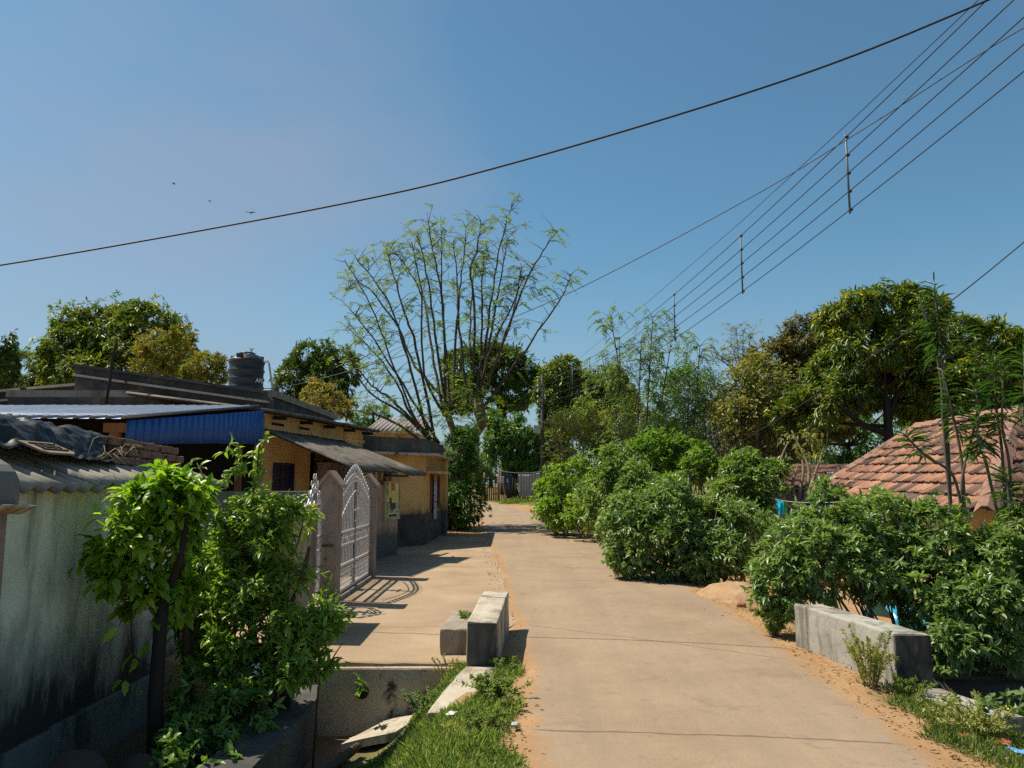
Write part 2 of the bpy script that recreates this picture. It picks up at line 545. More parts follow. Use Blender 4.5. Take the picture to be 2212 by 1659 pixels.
M['tin'] = mat('galvanised_sheet', [(.26, .31, .40), (.34, .39, .48)], 2, rough=.45, metal=.35, trough=.5, spec=.5, bumpd=.001, stain=(.22, .20, .19), sscale=1.5, sstretch=(1, 1, 1), sthr=(.60, .8))
M['blue_tin'] = mat('blue_sheet', [(.005, .055, .22), (.010, .085, .31), (.016, .11, .37)], 5, rough=.5, spec=.4, bumpd=.001, stretch=(3, 3, .4), stain=(.05, .12, .22), sscale=6, sstretch=(1, 1, .15), sthr=(.62, .78))
M['shedroof'] = mat('far_tin', [(.22, .19, .17), (.32, .28, .25)], 3, rough=.6)
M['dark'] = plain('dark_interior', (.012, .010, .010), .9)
M['wood'] = mat('timber', [(.16, .075, .03), (.24, .115, .05)], 6, stretch=(1, 1, .2))
M['bamboo'] = mat('bamboo_cane', [(.16, .13, .075), (.26, .21, .12)], 6)
M['pole'] = mat('pole_steel', [(.035, .03, .028), (.055, .048, .042)], 5, rough=.7)
M['shutter'] = plain('painted_shutter', (.018, .016, .045), .6)
M['brick'] = mat('old_brick', [(.13, .075, .055), (.23, .135, .095), (.31, .19, .14)], 5, stain=(.045, .038, .034), sscale=5, sstretch=(1, 1, 1), sthr=(.5, .65), bumpd=.01, fine=50)
M['tarp'] = plain('black_plastic', (.020, .022, .022), .45, 0, .3, .3, 3)
M['terracotta'] = mat('clay_tile', [(.17, .125, .085), (.24, .18, .125)], 6)
M['straw'] = plain('dry_straw', (.42, .34, .20), .8, var=.3)
M['tank'] = plain('tank_plastic', (.006, .011, .018), .38, 0, .5, .15, 5)
M['white'] = plain('white_paint', (.72, .72, .70), .6, var=.06)
M['pvc'] = plain('pvc_pipe', (.34, .36, .37), .5, var=.12)
M['gate'] = plain('gate_paint', (.52, .50, .50), .38, .25, .5, .14, 20)
M['gate_dark'] = plain('gate_flat_bar', (.22, .22, .24), .45, .3, .5, .14, 20)
M['iron'] = plain('rusty_iron', (.06, .045, .035), .8, var=.3)
M['wire'] = plain('wire_black', (.012, .012, .013), .6)
M['wire_al'] = plain('wire_aluminium', (.012, .02, .023), .6)
M['spacer'] = plain('spacer_tube', (.07, .11, .13), .5)
M['bark'] = mat('bark_brown', [(.045, .033, .022), (.085, .062, .042), (.12, .09, .062)], 8, stretch=(1, 1, .25), bumpd=.02)
M['bark_dark'] = mat('bark_dark', [(.018, .015, .012), (.035, .028, .022)], 8, stretch=(1, 1, .25), bumpd=.02)
M['bark_pale'] = mat('bark_pale', [(.10, .072, .048), (.19, .135, .09), (.25, .18, .12)], 7, stretch=(1, 1, .3), bumpd=.02)
M['stem'] = mat('twig_tan', [(.14, .11, .065), (.24, .19, .12)], 10)
M['stem_grey'] = mat('twig_grey', [(.085, .072, .055), (.15, .13, .10)], 10)
M['soil'] = mat('dug_soil', [(.26, .155, .075), (.36, .225, .12), (.42, .28, .16)], 5, bumpd=.05, fine=22)
M['water'] = plain('blue_plastic_sheet', (.02, .30, .48), .35, 0, .5, .3, 3)
M['cloth_blue'] = plain('denim', (.02, .035, .10), .85, var=.35)
M['cloth_turq'] = plain('turquoise_cloth', (.0, .38, .58), .8, var=.15)
M['cloth_green'] = plain('green_cloth', (.07, .30, .02), .8)
M['cloth_purple'] = plain('purple_cloth', (.12, .03, .16), .8)
M['cloth_white'] = plain('pale_cloth', (.48, .42, .42), .85)
M['flower'] = plain('white_flower', (.80, .82, .80), .6)
M['litter_red'] = plain('red_litter', (.42, .13, .06), .7, var=.3)
M['litter_pale'] = plain('pale_litter', (.62, .60, .55), .7, var=.15)
M['litter_blue'] = plain('blue_litter', (.10, .28, .55), .5, var=.4, scale=30)
M['litter_lime'] = plain('lime_litter', (.48, .62, .03), .5, var=.2)
M['block_dark'] = plain('dark_block', (.03, .026, .024), .9)

# leaves
M['lf_big'] = leafmat('leaf_large', [(0.05, 0.12, 0.014), (0.13, 0.26, 0.022), (0.26, 0.41, 0.035), (0.36, 0.48, 0.05)], .36, .42, .45, (1.7, 1.7, .5))
M['lf_fine'] = leafmat('leaf_fine', [(0.0451, 0.1045, 0.0209), (0.1173, 0.2185, 0.0314), (0.2256, 0.3515, 0.0523), (0.361, 0.437, 0.0836)], .36, .38, .45, (1.7, 1.7, .5))
M['lf_jas'] = leafmat('leaf_glossy', [(0.0553, 0.1078, 0.0353), (0.1013, 0.1813, 0.0529), (0.1658, 0.2597, 0.0764), (0.2487, 0.3332, 0.1058), (0.4053, 0.4116, 0.1529)], .36, .36, .5, (1.5, 1.55, .5), big=.35)
M['lf_mango'] = leafmat('leaf_mango', [(0.0292, 0.065, 0.0139), (0.0729, 0.1301, 0.0208), (0.1579, 0.206, 0.0243), (0.4857, 0.412, 0.0434)], .42, .22, .45)
M['lf_mango_d'] = leafmat('leaf_mango_dark', [(0.0193, 0.0475, 0.0156), (0.0484, 0.0972, 0.0208), (0.1088, 0.162, 0.0242), (0.1814, 0.2376, 0.0311)], .42, .2, .45)
M['lf_rust'] = leafmat('leaf_mango_rust', [(0.03, 0.05, 0.012), (0.075, 0.085, 0.02), (0.16, 0.125, 0.03), (0.28, 0.18, 0.06)], .5, .22, .4)
M['lf_yellow'] = leafmat('leaf_mango_bloom', [(0.05, 0.085, 0.015), (0.14, 0.16, 0.025), (0.31, 0.27, 0.04), (0.42, 0.32, 0.075)], .6, .2, .3)
M['lf_pink'] = leafmat('leaf_young_pink', [(0.05, 0.09, 0.02), (0.14, 0.16, 0.035), (0.4, 0.29, 0.08), (0.46, 0.24, 0.13)], .6, .25, .3)
M['lf_moringa'] = leafmat('leaf_moringa', [(0.06, 0.11, 0.02), (0.12, 0.18, 0.03), (0.24, 0.27, 0.055)], .5, .4, .3)
M['lf_light'] = leafmat('leaf_light', [(0.05, 0.12, 0.015), (0.11, 0.21, 0.022), (0.22, 0.33, 0.035)], .45, .35, .4)
M['lf_scrub'] = leafmat('leaf_scrub', [(0.0694, 0.1151, 0.0227), (0.1686, 0.2125, 0.0425), (0.3373, 0.3365, 0.085), (0.5951, 0.4959, 0.1559)], .5, .25, .4)
M['lf_olive'] = leafmat('leaf_olive', [(0.0483, 0.0828, 0.0207), (0.138, 0.1587, 0.0414), (0.276, 0.2622, 0.0621), (0.4554, 0.3864, 0.1104)], .5, .25, .4)
M['lf_far'] = leafmat('leaf_far', [(0.0588, 0.1125, 0.042), (0.1008, 0.165, 0.054), (0.1512, 0.21, 0.066)], .6, .2, .3)
M['lf_spike'] = leafmat('leaf_strap', [(0.02, 0.06, 0.012), (0.04, 0.1, 0.018), (0.075, 0.15, 0.025)], .34, .25, .5)
M['lf_vine'] = leafmat('leaf_vine', [(0.0333, 0.097, 0.0217), (0.0834, 0.1833, 0.0342), (0.1943, 0.3019, 0.0434)], .4, .25, .45)
M['lf_soft'] = leafmat('leaf_soft', [(0.072, 0.132, 0.0432), (0.1224, 0.192, 0.0594), (0.2016, 0.264, 0.0864)], .55, .35, .3)
M['lf_grass'] = leafmat('blade_grass', [(0.081, 0.162, 0.0338), (0.162, 0.243, 0.0607), (0.2835, 0.3375, 0.1148), (0.567, 0.513, 0.297)], .55, .35, .25, big=.45)
M['lf_grass_g'] = leafmat('blade_grass_green', [(0.075, 0.13, 0.028), (0.125, 0.185, 0.045), (0.2, 0.245, 0.07), (0.36, 0.34, 0.16)], .55, .35, .25, big=.3)
# ------------------------------------------------------------------ terrain
def sst(x, a, b):
    t = np.clip((x - a) / (b - a), 0, 1)
    return t * t * (3 - 2 * t)

def rise(Y):
    return .021 * np.clip(Y - 22, 0, 48)

def gz(X, Y):
    X = np.asarray(X, float); Y = np.asarray(Y, float)
    z = rise(Y)
    near = 1 - sst(Y, 7.46, 7.56)
    zl = -.62 * sst(-X, .38, 1.22)
    zl = np.where(X < -1.85, -.32, zl)
    zl = np.where(X < -2.5, -.32 - .16 * sst(-X, 2.5, 3.2), zl)
    z = z + np.where(X < 0, zl, 0) * near
    # right: courtyard a little lower, ditch mouth beside the culvert
    zr = -.34 * sst(X, 3.0, 4.4) * sst(Y, 6.9, 8.2) * (1 - sst(Y, 26, 34))
    zr = zr - .10 * sst(X, 2.7, 3.6) * (1 - sst(Y, 6.9, 8.2))
    dt = sst(X, 3.40, 3.56) * sst(Y, 5.6, 5.95) * (1 - sst(Y + (X - 3.5) * .10, 7.95, 8.2))
    zr = zr - .80 * dt
    # bank of dug earth beyond the parapet
    z = z + np.where(X > 0, zr, 0)
    # lawn mound right of the far bend
    z = z + .18 * np.exp(-((X - 2.2) / 1.8) ** 2 - ((Y - 44) / 7.0) ** 2)
    # left yard level
    return z

def gzs(x, y): return float(gz(x, y))

def axis(lo, hi, step, far, grow=1.28):
    a = list(np.arange(lo, hi + 1e-6, step))
    s_, v = step, hi
    while v < far: s_ *= grow; v += s_; a.append(v)
    s_, v = step, lo
    pre = []
    while v > -far: s_ *= grow; v -= s_; pre.append(v)
    return np.array(pre[::-1] + a)

ax = axis(-4.2, 7.0, .08, 3500)
ay = np.concatenate([axis(3.6, 12.0, .08, 14)[lambda q: (q > 3.5) & (q < 12.01)] if False else np.arange(3.4, 12.0, .08), np.arange(12, 70, .5)])
ey, s_ = [], .5
v = 70.0
while v < 4500: s_ *= 1.3; v += s_; ey.append(v)
eyn, s_ = [], .2
v = 3.4
while v > -60: s_ *= 1.5; v -= s_; eyn.append(v)
ay = np.concatenate([np.array(eyn[::-1]), ay, np.array(ey)])
XX, YY = np.meshgrid(ax, ay)

RY = np.array([-8, 4.0, 5.1, 7, 9, 10.8, 12.3, 15.3, 18, 22, 26, 30, 36, 41, 45, 49, 54])
RL = np.array([-.05, .0, .02, .03, .0, -.08, -.15, -.28, -.42, -.74, -1.02, -1.25, -1.5, -1.85, -3.2, -6.0, -10.5])
RR = np.array([2.5, 2.5, 2.62, 2.78, 2.88, 2.92, 2.95, 2.95, 2.85, 2.62, 2.35, 2.0, 1.25, .35, -.75, -2.4, -6.0])
def road_edges(Y):
    return np.interp(Y, RY, RL), np.interp(Y, RY, RR)

ZZ = gz(XX, YY)
l_, r_ = road_edges(YY)
inroad = sst(XX, l_ + .3, l_ + .6) * (1 - sst(XX, r_ - .6, r_ - .3)) * (YY < 54) * (YY > -8)
nzv = np.array([[noise.noise((x * 1.7, y * 1.7, 3.0)) for x in ax] for y in ay]) * (np.abs(XX) < 60) * (YY < 90)
ZZ = ZZ + nzv * .018 * (1 - inroad) * (1 - ((XX > -3.2) & (XX < .2) & (YY > 7.4) & (YY < 25))) - .04 * inroad - .03 * ((XX > -3.2) & (XX < .1) & (YY > 7.5) & (YY < 25))
idx = np.arange(ZZ.size).reshape(ZZ.shape)
Fq = np.stack([idx[:-1, :-1], idx[:-1, 1:], idx[1:, 1:], idx[1:, :-1]], -1).reshape(-1, 4)

def dirt_colour(n):
    f = tex(n, 1.1, 6, .62); f2 = tex(n, 34, 4, .7); f3 = tex(n, 7, 5, .6)
    r = rampn(n, [(.25, (.28, .155, .072)), (.5, (.35, .205, .10)), (.72, (.41, .26, .14))])
    n.links.new(f, r.inputs[0])
    c = mixc(n, maprange(n, f2, .4, .75, 0, .45), r.outputs[0], (.19, .12, .065))
    c = mixc(n, maprange(n, f3, .5, .72, 0, .5), c, (.27, .19, .11))
    return c, f3, f2

def ground_mat():
    m, n, b, out = newmat('earth')
    c, f3, f2 = dirt_colour(n)
    # grassy tint far from the road and in low damp places
    a = n.nodes.new('ShaderNodeAttribute'); a.attribute_name = 'rnd'
    c = mixc(n, a.outputs['Fac'], c, mixc(n, maprange(n, tex(n, 2.2, 6, .65), .4, .62), (.065, .085, .022), (.20, .165, .065)))
    aw = n.nodes.new('ShaderNodeAttribute'); aw.attribute_name = 'wet_shade'
    c = mixc(n, aw.outputs['Fac'], c, mixc(n, tex(n, 5, 5), (.035, .03, .027), (.075, .062, .05)))  # dark mud colour, also carrying the painted ditch shade
    n.links.new(c, b.inputs['Base Color']); b.inputs['Roughness'].default_value = .95
    b.inputs['Specular IOR Level'].default_value = .15
    bump(n, b, mth(n, 'ADD', f3, mth(n, 'MULTIPLY', f2, .6)), .02, .7)
    return m
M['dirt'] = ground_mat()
nz2 = nzv * 1.6
dl = XX - l_; dr = XX - r_
grassy = np.zeros_like(XX)
grassy = np.maximum(grassy, sst(-XX + nz2 * .25, .18, .5) * (1 - sst(-XX + nz2 * .2, 1.25, 1.45)) * (YY < 7.4))
grassy = np.maximum(grassy, sst(dr + nz2 * .25, .12, .5) * (YY < 7.2) * (XX < 3.7))
grassy = np.maximum(grassy, sst(dr + nz2 * .3, .55, 1.2) * sst(YY, 27, 31) * .75)
grassy = np.maximum(grassy, sst(YY, 60, 80) * .9)
grassy = np.maximum(grassy, sst(-XX, 3.2, 5) * sst(YY, 22, 26) * .8)
grassy = np.maximum(grassy, .75 * sst(XX, 9, 14))
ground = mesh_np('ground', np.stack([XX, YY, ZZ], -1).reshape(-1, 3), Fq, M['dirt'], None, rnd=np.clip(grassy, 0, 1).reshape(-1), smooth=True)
tag(ground, kind='structure')
wet_shade = sst(XX, 3.38, 3.5) * (XX < 9) * sst(YY, 5.7, 5.95) * (1 - sst(YY, 8.15, 8.4))  # ditch bank coloured dark for the shade under the big bush
wet_shade = np.maximum(wet_shade, .45 * sst(-XX, 1.15, 1.3) * (XX > -1.9) * (YY < 7.5) * (YY > 3))
wet_shade = np.maximum(wet_shade, .8 * (XX < -1.8) * (XX > -3.4) * (YY < 7.3) * (YY > 3))  # darker soil between planter wall and shed
wa = ground.data.attributes.new('wet_shade', 'FLOAT', 'POINT'); wa.data.foreach_set('value', wet_shade.reshape(-1).astype(np.float32))

# road sheet: attribute rnd = 0 in the middle, 1 at the dusty edges
ry = np.concatenate([np.arange(-8, 3.4, 1.0), np.arange(3.4, 12, .16), np.arange(12, 54.01, .5)])
nx = 26
tt = np.linspace(0, 1, nx)
le, re_ = road_edges(ry)
ed = np.array([noise.noise((0, y * .9, 1.0)) for y in ry]); ed2 = np.array([noise.noise((5, y * .8, 2.0)) for y in ry])
le = le - .12 + ed * .10; re_ = re_ + .12 + ed2 * .12
RX = le[:, None] + (re_ - le)[:, None] * tt[None]
RYY = np.repeat(ry[:, None], nx, 1)
dist = np.minimum(RX - le[:, None], re_[:, None] - RX)
RZ = rise(RYY) + .010 + .02 * np.sin(math.pi * tt)[None] - .028 * (1 - sst(dist, 0, .25))
ir = np.arange(RX.size).reshape(RX.shape)
Fr = np.stack([ir[:-1, :-1], ir[:-1, 1:], ir[1:, 1:], ir[1:, :-1]], -1).reshape(-1, 4)

def road_mat():
    m, n, b, out = newmat('dusty_road')
    f = tex(n, .7, 5, .6); f2 = tex(n, 45, 4, .75); f3 = tex(n, 5, 5, .65, (1, .35, 1))
    f4 = tex(n, 210, 2, .6)
    r = rampn(n, [(.3, (.255, .178, .115)), (.5, (.305, .218, .143)), (.7, (.345, .252, .168))])
    n.links.new(f, r.inputs[0])
    c = mixc(n, maprange(n, f2, .42, .75, 0, .35), r.outputs[0], (.15, .11, .08))
    c = mixc(n, maprange(n, f4, .60, .75, 0, .6), c, (.50, .42, .32))
    c = mixc(n, maprange(n, f3, .52, .78, 0, .4), c, (.40, .285, .18))
    wear = tex(n, 2.1, 5, .62, (1, .06, 1))
    c = mixc(n, maprange(n, wear, .42, .60, 0, .45), c, (.24, .178, .13))
    c = mixc(n, maprange(n, tex(n, 11, 5, .7), .56, .70, 0, .5), c, (.20, .155, .115))
    c = mixc(n, maprange(n, tex(n, 2.1, 7, .7, dist=.8), .58, .63, 0, .28), c, (.15, .115, .085))
    a = n.nodes.new('ShaderNodeAttribute'); a.attribute_name = 'rnd'
    e = mth(n, 'ADD', a.outputs['Fac'], mth(n, 'MULTIPLY', mth(n, 'SUBTRACT', tex(n, 4.5, 6, .65), .5), 1.5))
    c = mixc(n, maprange(n, e, .35, .80, 0, 1, True), c, dirt_colour(n)[0])
    # joints of the slab: thin dark lines across the road
    for yj, sl_ in ((5.46, .13), (9.45, .75), (13.6, .2)):
        w = mth(n, 'ADD', sepz(n, 'Object', 1), mth(n, 'ADD', mth(n, 'MULTIPLY', sepz(n, 'Object', 0), sl_), mth(n, 'MULTIPLY', mth(n, 'SUBTRACT', tex(n, 2.2, 3), .5), .14)))
        d = mth(n, 'ABSOLUTE', mth(n, 'SUBTRACT', w, yj))
        c = mixc(n, mth(n, 'MULTIPLY', maprange(n, d, .006, .018, .75, 0), maprange(n, e, .3, .7, 1, 0)), c, (.10, .07, .05))
    # hairline cracks
    cr = tex(n, 1.1, 8, .6, (1, 1, 1), dist=1.2)
    dcr = mth(n, 'ABSOLUTE', mth(n, 'SUBTRACT', cr, .5))
    c = mixc(n, mth(n, 'MULTIPLY', maprange(n, dcr, .0, .004, .5, 0), maprange(n, tex(n, .5, 2), .5, .6)), c, (.12, .09, .065))
    n.links.new(c, b.inputs['Base Color']); b.inputs['Roughness'].default_value = .9
    b.inputs['Specular IOR Level'].default_value = .2
    bump(n, b, mth(n, 'ADD', mth(n, 'MULTIPLY', f3, .5), mth(n, 'ADD', mth(n, 'MULTIPLY', f2, .7), mth(n, 'MULTIPLY', f4, .35))), .010, .6)
    return m
road = mesh_np('road', np.stack([RX, RYY, RZ], -1).reshape(-1, 3), Fr, road_mat(), None, rnd=np.maximum(1 - sst(dist, .0, .62), (dist < .02) * 2.0).reshape(-1), smooth=True)
tag(road, kind='structure')

# concrete forecourt on the left, its front edge over the drain
m = MB()
ys = [7.44, 7.6] + list(np.arange(8, 24.6, .8))
xr = [(-.16 if y < 9.2 else float(np.interp(y, RY, RL)) + .12 + .05 * math.sin(y * 3)) for y in ys]
xl = [-2.5 if y < 8 else -3.6 for y in ys]
top = []
nxs = 14
gv = [[m.bm.verts.new((xl[i] + (xr[i] - xl[i]) * k / nxs, y, .004 + .012 * noise.noise((k * .7, y, 0)) * (0 if k in (0, nxs) else 1) + float(rise(y)))) for k in range(nxs + 1)] for i, y in enumerate(ys)]
for a, b in zip(gv, gv[1:]):
    for k in range(nxs): m.bm.faces.new((a[k], a[k + 1], b[k + 1], b[k])).smooth = True
lo = [m.bm.verts.new((v.co.x, v.co.y, -.16)) for v in gv[0]]
for k in range(nxs): m.bm.faces.new((lo[k], lo[k + 1], gv[0][k + 1], gv[0][k]))
def apron_mat():
    mm, n, b, out = newmat('forecourt_concrete')
    f = tex(n, .8, 6, .6); f2 = tex(n, 40, 4, .75); f3 = tex(n, 3.5, 6, .7, (.35, 1, 1))
    r = rampn(n, [(.3, (.27, .19, .122)), (.5, (.34, .245, .16)), (.7, (.39, .295, .20))])
    n.links.new(f, r.inputs[0])
    c = mixc(n, maprange(n, f2, .45, .78, 0, .5), r.outputs[0], (.17, .115, .075))
    c = mixc(n, maprange(n, f3, .55, .75, 0, .5), c, (.24, .17, .115))
    w = mth(n, 'ADD', sepz(n, 'Object', 1), mth(n, 'MULTIPLY', mth(n, 'SUBTRACT', tex(n, 2.2, 3), .5), .08))
    for yj in (9.25, 16.5):
        d = mth(n, 'ABSOLUTE', mth(n, 'SUBTRACT', w, yj))
        c = mixc(n, maprange(n, d, .005, .016, .8, 0), c, (.11, .08, .055))
    n.links.new(c, b.inputs['Base Color']); b.inputs['Roughness'].default_value = .92
    b.inputs['Specular IOR Level'].default_value = .2
    bump(n, b, mth(n, 'ADD', f3, mth(n, 'MULTIPLY', f2, .6)), .010, .6)
    return mm
fc = m.build('forecourt_pavement', apron_mat())
tag(fc, kind='structure')

m = MB(); m.prism([(3.3, 5.5, -.98), (9.5, 5.5, -.98), (9.5, 8.1, -.98), (3.3, 8.3, -.98)], (0, 0, .30))  # dark glossy sheet added to stand for the shade in the ditch
def ditch_shade_mat():
    mm, n, b, out = newmat('ditch_shade_sheet')
    n.links.new(mixc(n, tex(n, 3, 4), (.006, .012, .018), (.018, .026, .03)), b.inputs['Base Color'])
    b.inputs['Roughness'].default_value = .25; b.inputs['Specular IOR Level'].default_value = .35
    bump(n, b, tex(n, 9, 3), .004)
    return mm
tag(m.build('water', ditch_shade_mat()), kind='structure')  # no real pool: its dark colour stands for shade under the bush
# ------------------------------------------------------------------ left: low plastered shed
ORD = ['nearest', 'second', 'third', 'fourth', 'fifth', 'sixth', 'seventh', 'eighth', 'ninth', 'tenth']
t = thing('plastered_shed', 'low grey-green plastered shed with black mould on its wall and a grey corrugated roof', 'shed', (-3.6, 6.5, -.6))
MB().box((-3.42, 6.55, .5), (.22, 3.9, 2.25)).build('wall', M['shed_wall'], t)
MB().box((-3.300, 5.1, -.42), (.05, 1.42, .66), bevel=.012).rough(.004, 5, 3).build('skirting', M['skirt'], t)
MB().box((-3.296, 7.15, -.42), (.05, 2.66, .69), bevel=.012).rough(.004, 5, 3).build('skirting', M['skirt'], t)
for i, (y0, ln, dz, dx) in enumerate(((4.93, 1.14, 0, 0), (5.98, 1.05, .022, -.03), (6.90, 1.05, .006, .03), (7.80, .82, .024, .0))):
    corr('roof_sheet', (-3.13 + dx, y0, 1.615 + dz), (0, ln, -.01), (-1.25, 0, .47 - .02 * i), M['asb'], t, pitch=.177, amp=.029, per=14, nv=6, wob=.003)
mr = MB()
mr.bar((-3.38, 4.9, 1.58), (-3.38, 8.5, 1.58), .06, .07)
mr.bar((-4.2, 4.9, 1.93), (-4.2, 8.5, 1.93), .06, .07)
mr.build('purlin', M['wood'], t)
MB().box((-4.32, 6.6, .6), (.2, 3.8, 2.6)).build('back_wall', M['grey_wall'], t)

# brick stack weighing the roof down
bt = None
def brick_at(c, sz, rz, label):
    m = MB().box((0, 0, 0), sz, bevel=.009)
    m.rough(.004, 14, 2)
    o = m.build('loose_brick', M['brick'], None)
    o.location = c; o.rotation_euler = (random.uniform(-.04, .04), random.uniform(-.05, .05), rz)
    tag(o, label, 'brick', 'bricks stacked along the shed roof')
names = {0: 'bottom', 1: 'middle', 2: 'top'}
for c in range(3):
    y, k = 7.02 + (.09 if c == 1 else 0), 0
    while y < (8.5, 8.45, 8.32)[c]:
        ln = random.choice((.23, .24, .22, .115, .23))
        brick_at((-3.66 - .012 * c + random.uniform(-.012, .012), y + ln / 2, 1.865 - .03 * (y - 7) + c * .085), (.115, ln - .012, .074),
                 random.uniform(-.06, .06), '%s brick in the %s course of the roof stack beside the black tarpaulin' % (ORD[k], names[c]))
        y += ln + .004; k += 1
brick_at((-3.60, 5.36, 1.90), (.12, .22, .10), .5, 'single dark brick at the left end of the shed roof under the tarpaulin')
# tarpaulin
nu, nv = 130, 46
Vt = []
for i in range(nu + 1):
    for j in range(nv + 1):
        a, b = i / nu, j / nv
        Y_ = 4.9 + a * 2.42
        prof = [(-4.6, 1.98), (-4.15, 2.14), (-3.86, 2.17), (-3.66, 2.08), (-3.57, 1.93), (-3.50, 1.865)]
        q = b * 5; k = min(4, int(q)); f = q - k
        x = prof[k][0] * (1 - f) + prof[k + 1][0] * f; z = prof[k][1] * (1 - f) + prof[k + 1][1] * f
        if a > .82: x -= (a - .82) * 1.2 * b; z += (a - .82) * .35 * b * b
        nn = noise.noise((Y_ * 4, b * 2.6, .4)) * .026 + (.25 - abs(noise.noise((Y_ * 6 + b * 5, b * 3 - Y_ * 1.5, 1.4)))) * .055 + (.2 - abs(noise.noise((Y_ * 15 - b * 7, b * 9, 4.4)))) * .022
        z -= .035 * (Y_ - 5.9)
        Vt.append((x + nn, Y_ + noise.noise((Y_ * 2, b * 4, 3)) * .05, z + nn))
ix = np.arange((nu + 1) * (nv + 1)).reshape(nu + 1, nv + 1)
Fq2 = np.stack([ix[:-1, :-1], ix[:-1, 1:], ix[1:, 1:], ix[1:, :-1]], -1).reshape(-1, 4)
o = mesh_np('tarpaulin', np.array(Vt), Fq2, M['tarp'], smooth=True, origin=(-3.9, 6.0, 1.9))
md = o.modifiers.new('thickness', 'SOLIDIFY'); md.thickness = .006
tag(o, 'creased black plastic tarpaulin draped over the ridge of the low shed roof', 'tarpaulin')
# old clay tile with a raised panel
tile_root = t = thing('roof_tile', 'loose flat clay tile with dark raised marks lying on the shed roof below the tarpaulin', 'tile', (-3.42, 5.75, 1.83))
a_ = R(-21)
MB().prism([(-.16, -.30, 0), (.10, -.30, 0), (.16, -.22, 0), (.16, .22, 0), (.10, .30, 0), (-.16, .30, 0)], (0, 0, .018)).build('tile_slab', M['terracotta'], None)
ts = bpy.data.objects['tile_slab']
mk = MB()
for k in range(7):
    mk.box((-.015 + (.0 if k % 2 else .01), -.17 + k * .056, .024), (.075, .020 + .012 * (k % 3 == 0), .012))
    if k % 2 == 0: mk.box((.02 - .02 * (k % 4), -.15 + k * .056, .024), (.018, .05, .0121))
mk.box((-.085, 0, .024), (.014, .44, .012)); mk.box((.075, 0, .024), (.014, .44, .0119))
mo = mk.build('raised_panel', M['block_dark'], None)
for q in (ts, mo):
    q.data.transform(Matrix.Rotation(-a_ + .02, 4, 'Y') @ Matrix.Diagonal((.72, .72, .8, 1))); q.parent = t
    q.location = (0, 0, .07)
# straw
m = MB()
for k in range(11):
    p = V3((-3.40 + random.uniform(-.16, .14), 6.55 + random.uniform(-.4, .45), 1.84 + random.uniform(0, .05)))
    d = V3((random.uniform(-.6, .6), random.uniform(-1, 1), random.uniform(-.1, .6))).normalized() * random.uniform(.12, .3)
    m.tube([p, p + d * .5 + V3((0, 0, .05)), p + d + V3((0, 0, -.03))], .0028, 3)
o = m.build('dry_straw', M['straw']); tag(o, kind='stuff')

# near left post with a rounded head and a broken sheet wedged on it
t = thing('wall_post', 'brown plastered post with a rounded grey head at the left edge of the view', 'post', (-3.2, 4.55, -.5))
MB().box((-3.24, 4.55, .40), (.50, .26, 2.2), bevel=.02).rough(.006, 4, 3).build('shaft', M['pillar'], t)
m = MB(); pr = []
for k in range(13):
    a = math.pi * k / 12
    pr.append((-3.20 + math.cos(a) * .26, 4.42, 1.62 + math.sin(a) * .20))
pr += [(-3.46, 4.42, 1.50), (-2.94, 4.42, 1.50)]
m.prism(pr, (0, .27, 0)).build('rounded_head', M['grey_wall'], t)
o = corr('broken_sheet', (-3.36, 4.40, 1.545), (.50, .02, -.035), (-.02, .34, -.015), M['conc_light'], None, pitch=.23, amp=.026, per=14, nv=5, thick=.012)
tag(o, 'pale broken piece of cement sheet jutting from the brown post', 'sheet')
md = None

# ------------------------------------------------------------------ blue porch shed
t = thing('tin_shed', 'open porch shed with a shiny tin roof and blue sheet gable', 'shed', (-6.5, 12.2, 0))
def roofz(Y): return 2.47 + .128 * (Y - 9.9)
for k in range(6):
    xr_ = -4.93 - k * 1.02
    corr('roof_sheet', (xr_, 9.85, roofz(9.85) + .004 * (k % 2)), (-1.08, 0, .004), (.14, 4.86, .622), M['tin'], t, pitch=.203, amp=.020, per=20, nv=3, trap=True, thick=.004)
corr('gable_sheet', (-4.98, 10.08, 2.46), (.18, 2.25, .275), (0, .0, -.31), M['blue_tin'], t, pitch=.19, amp=.016, per=20, nv=2, trap=True, ext=(0, 0, -.15), thick=.004)
corr('gable_sheet', (-4.80, 12.28, 2.725), (.12, 2.35, .285), (0, .0, -.45), M['blue_tin'], t, pitch=.19, amp=.016, per=20, nv=2, trap=True, ext=(0, 0, -.18), thick=.004)
m = MB(); m.box((-5.12, 10.05, 1.05), (.11, .11, 2.7)); m.build('post', M['wood'], t)
MB().bar((-5.25, 10.02, 2.36), (-4.99, 10.02, 2.36), .09, .12).build('bracket', M['wood'], t)
MB().box((-5.0, 14.3, 1.3), (.1, .1, 2.6)).build('post', M['wood'], t)
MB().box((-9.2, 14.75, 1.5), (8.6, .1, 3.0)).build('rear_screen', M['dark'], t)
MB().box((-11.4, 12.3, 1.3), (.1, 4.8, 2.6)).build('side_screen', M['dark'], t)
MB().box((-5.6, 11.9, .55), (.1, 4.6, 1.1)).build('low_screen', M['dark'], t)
# bricks and cement band in the shade below
# compound wall inside the gate
o = MB().box((-4.15, 12.6, .76), (1.95, .16, 1.53), bevel=.01).build('yard_wall', M['grey_wall'], None, origin=(-4.15, 12.6, 0))
tag(o, 'smooth dark grey yard wall below the ochre house window', 'wall')

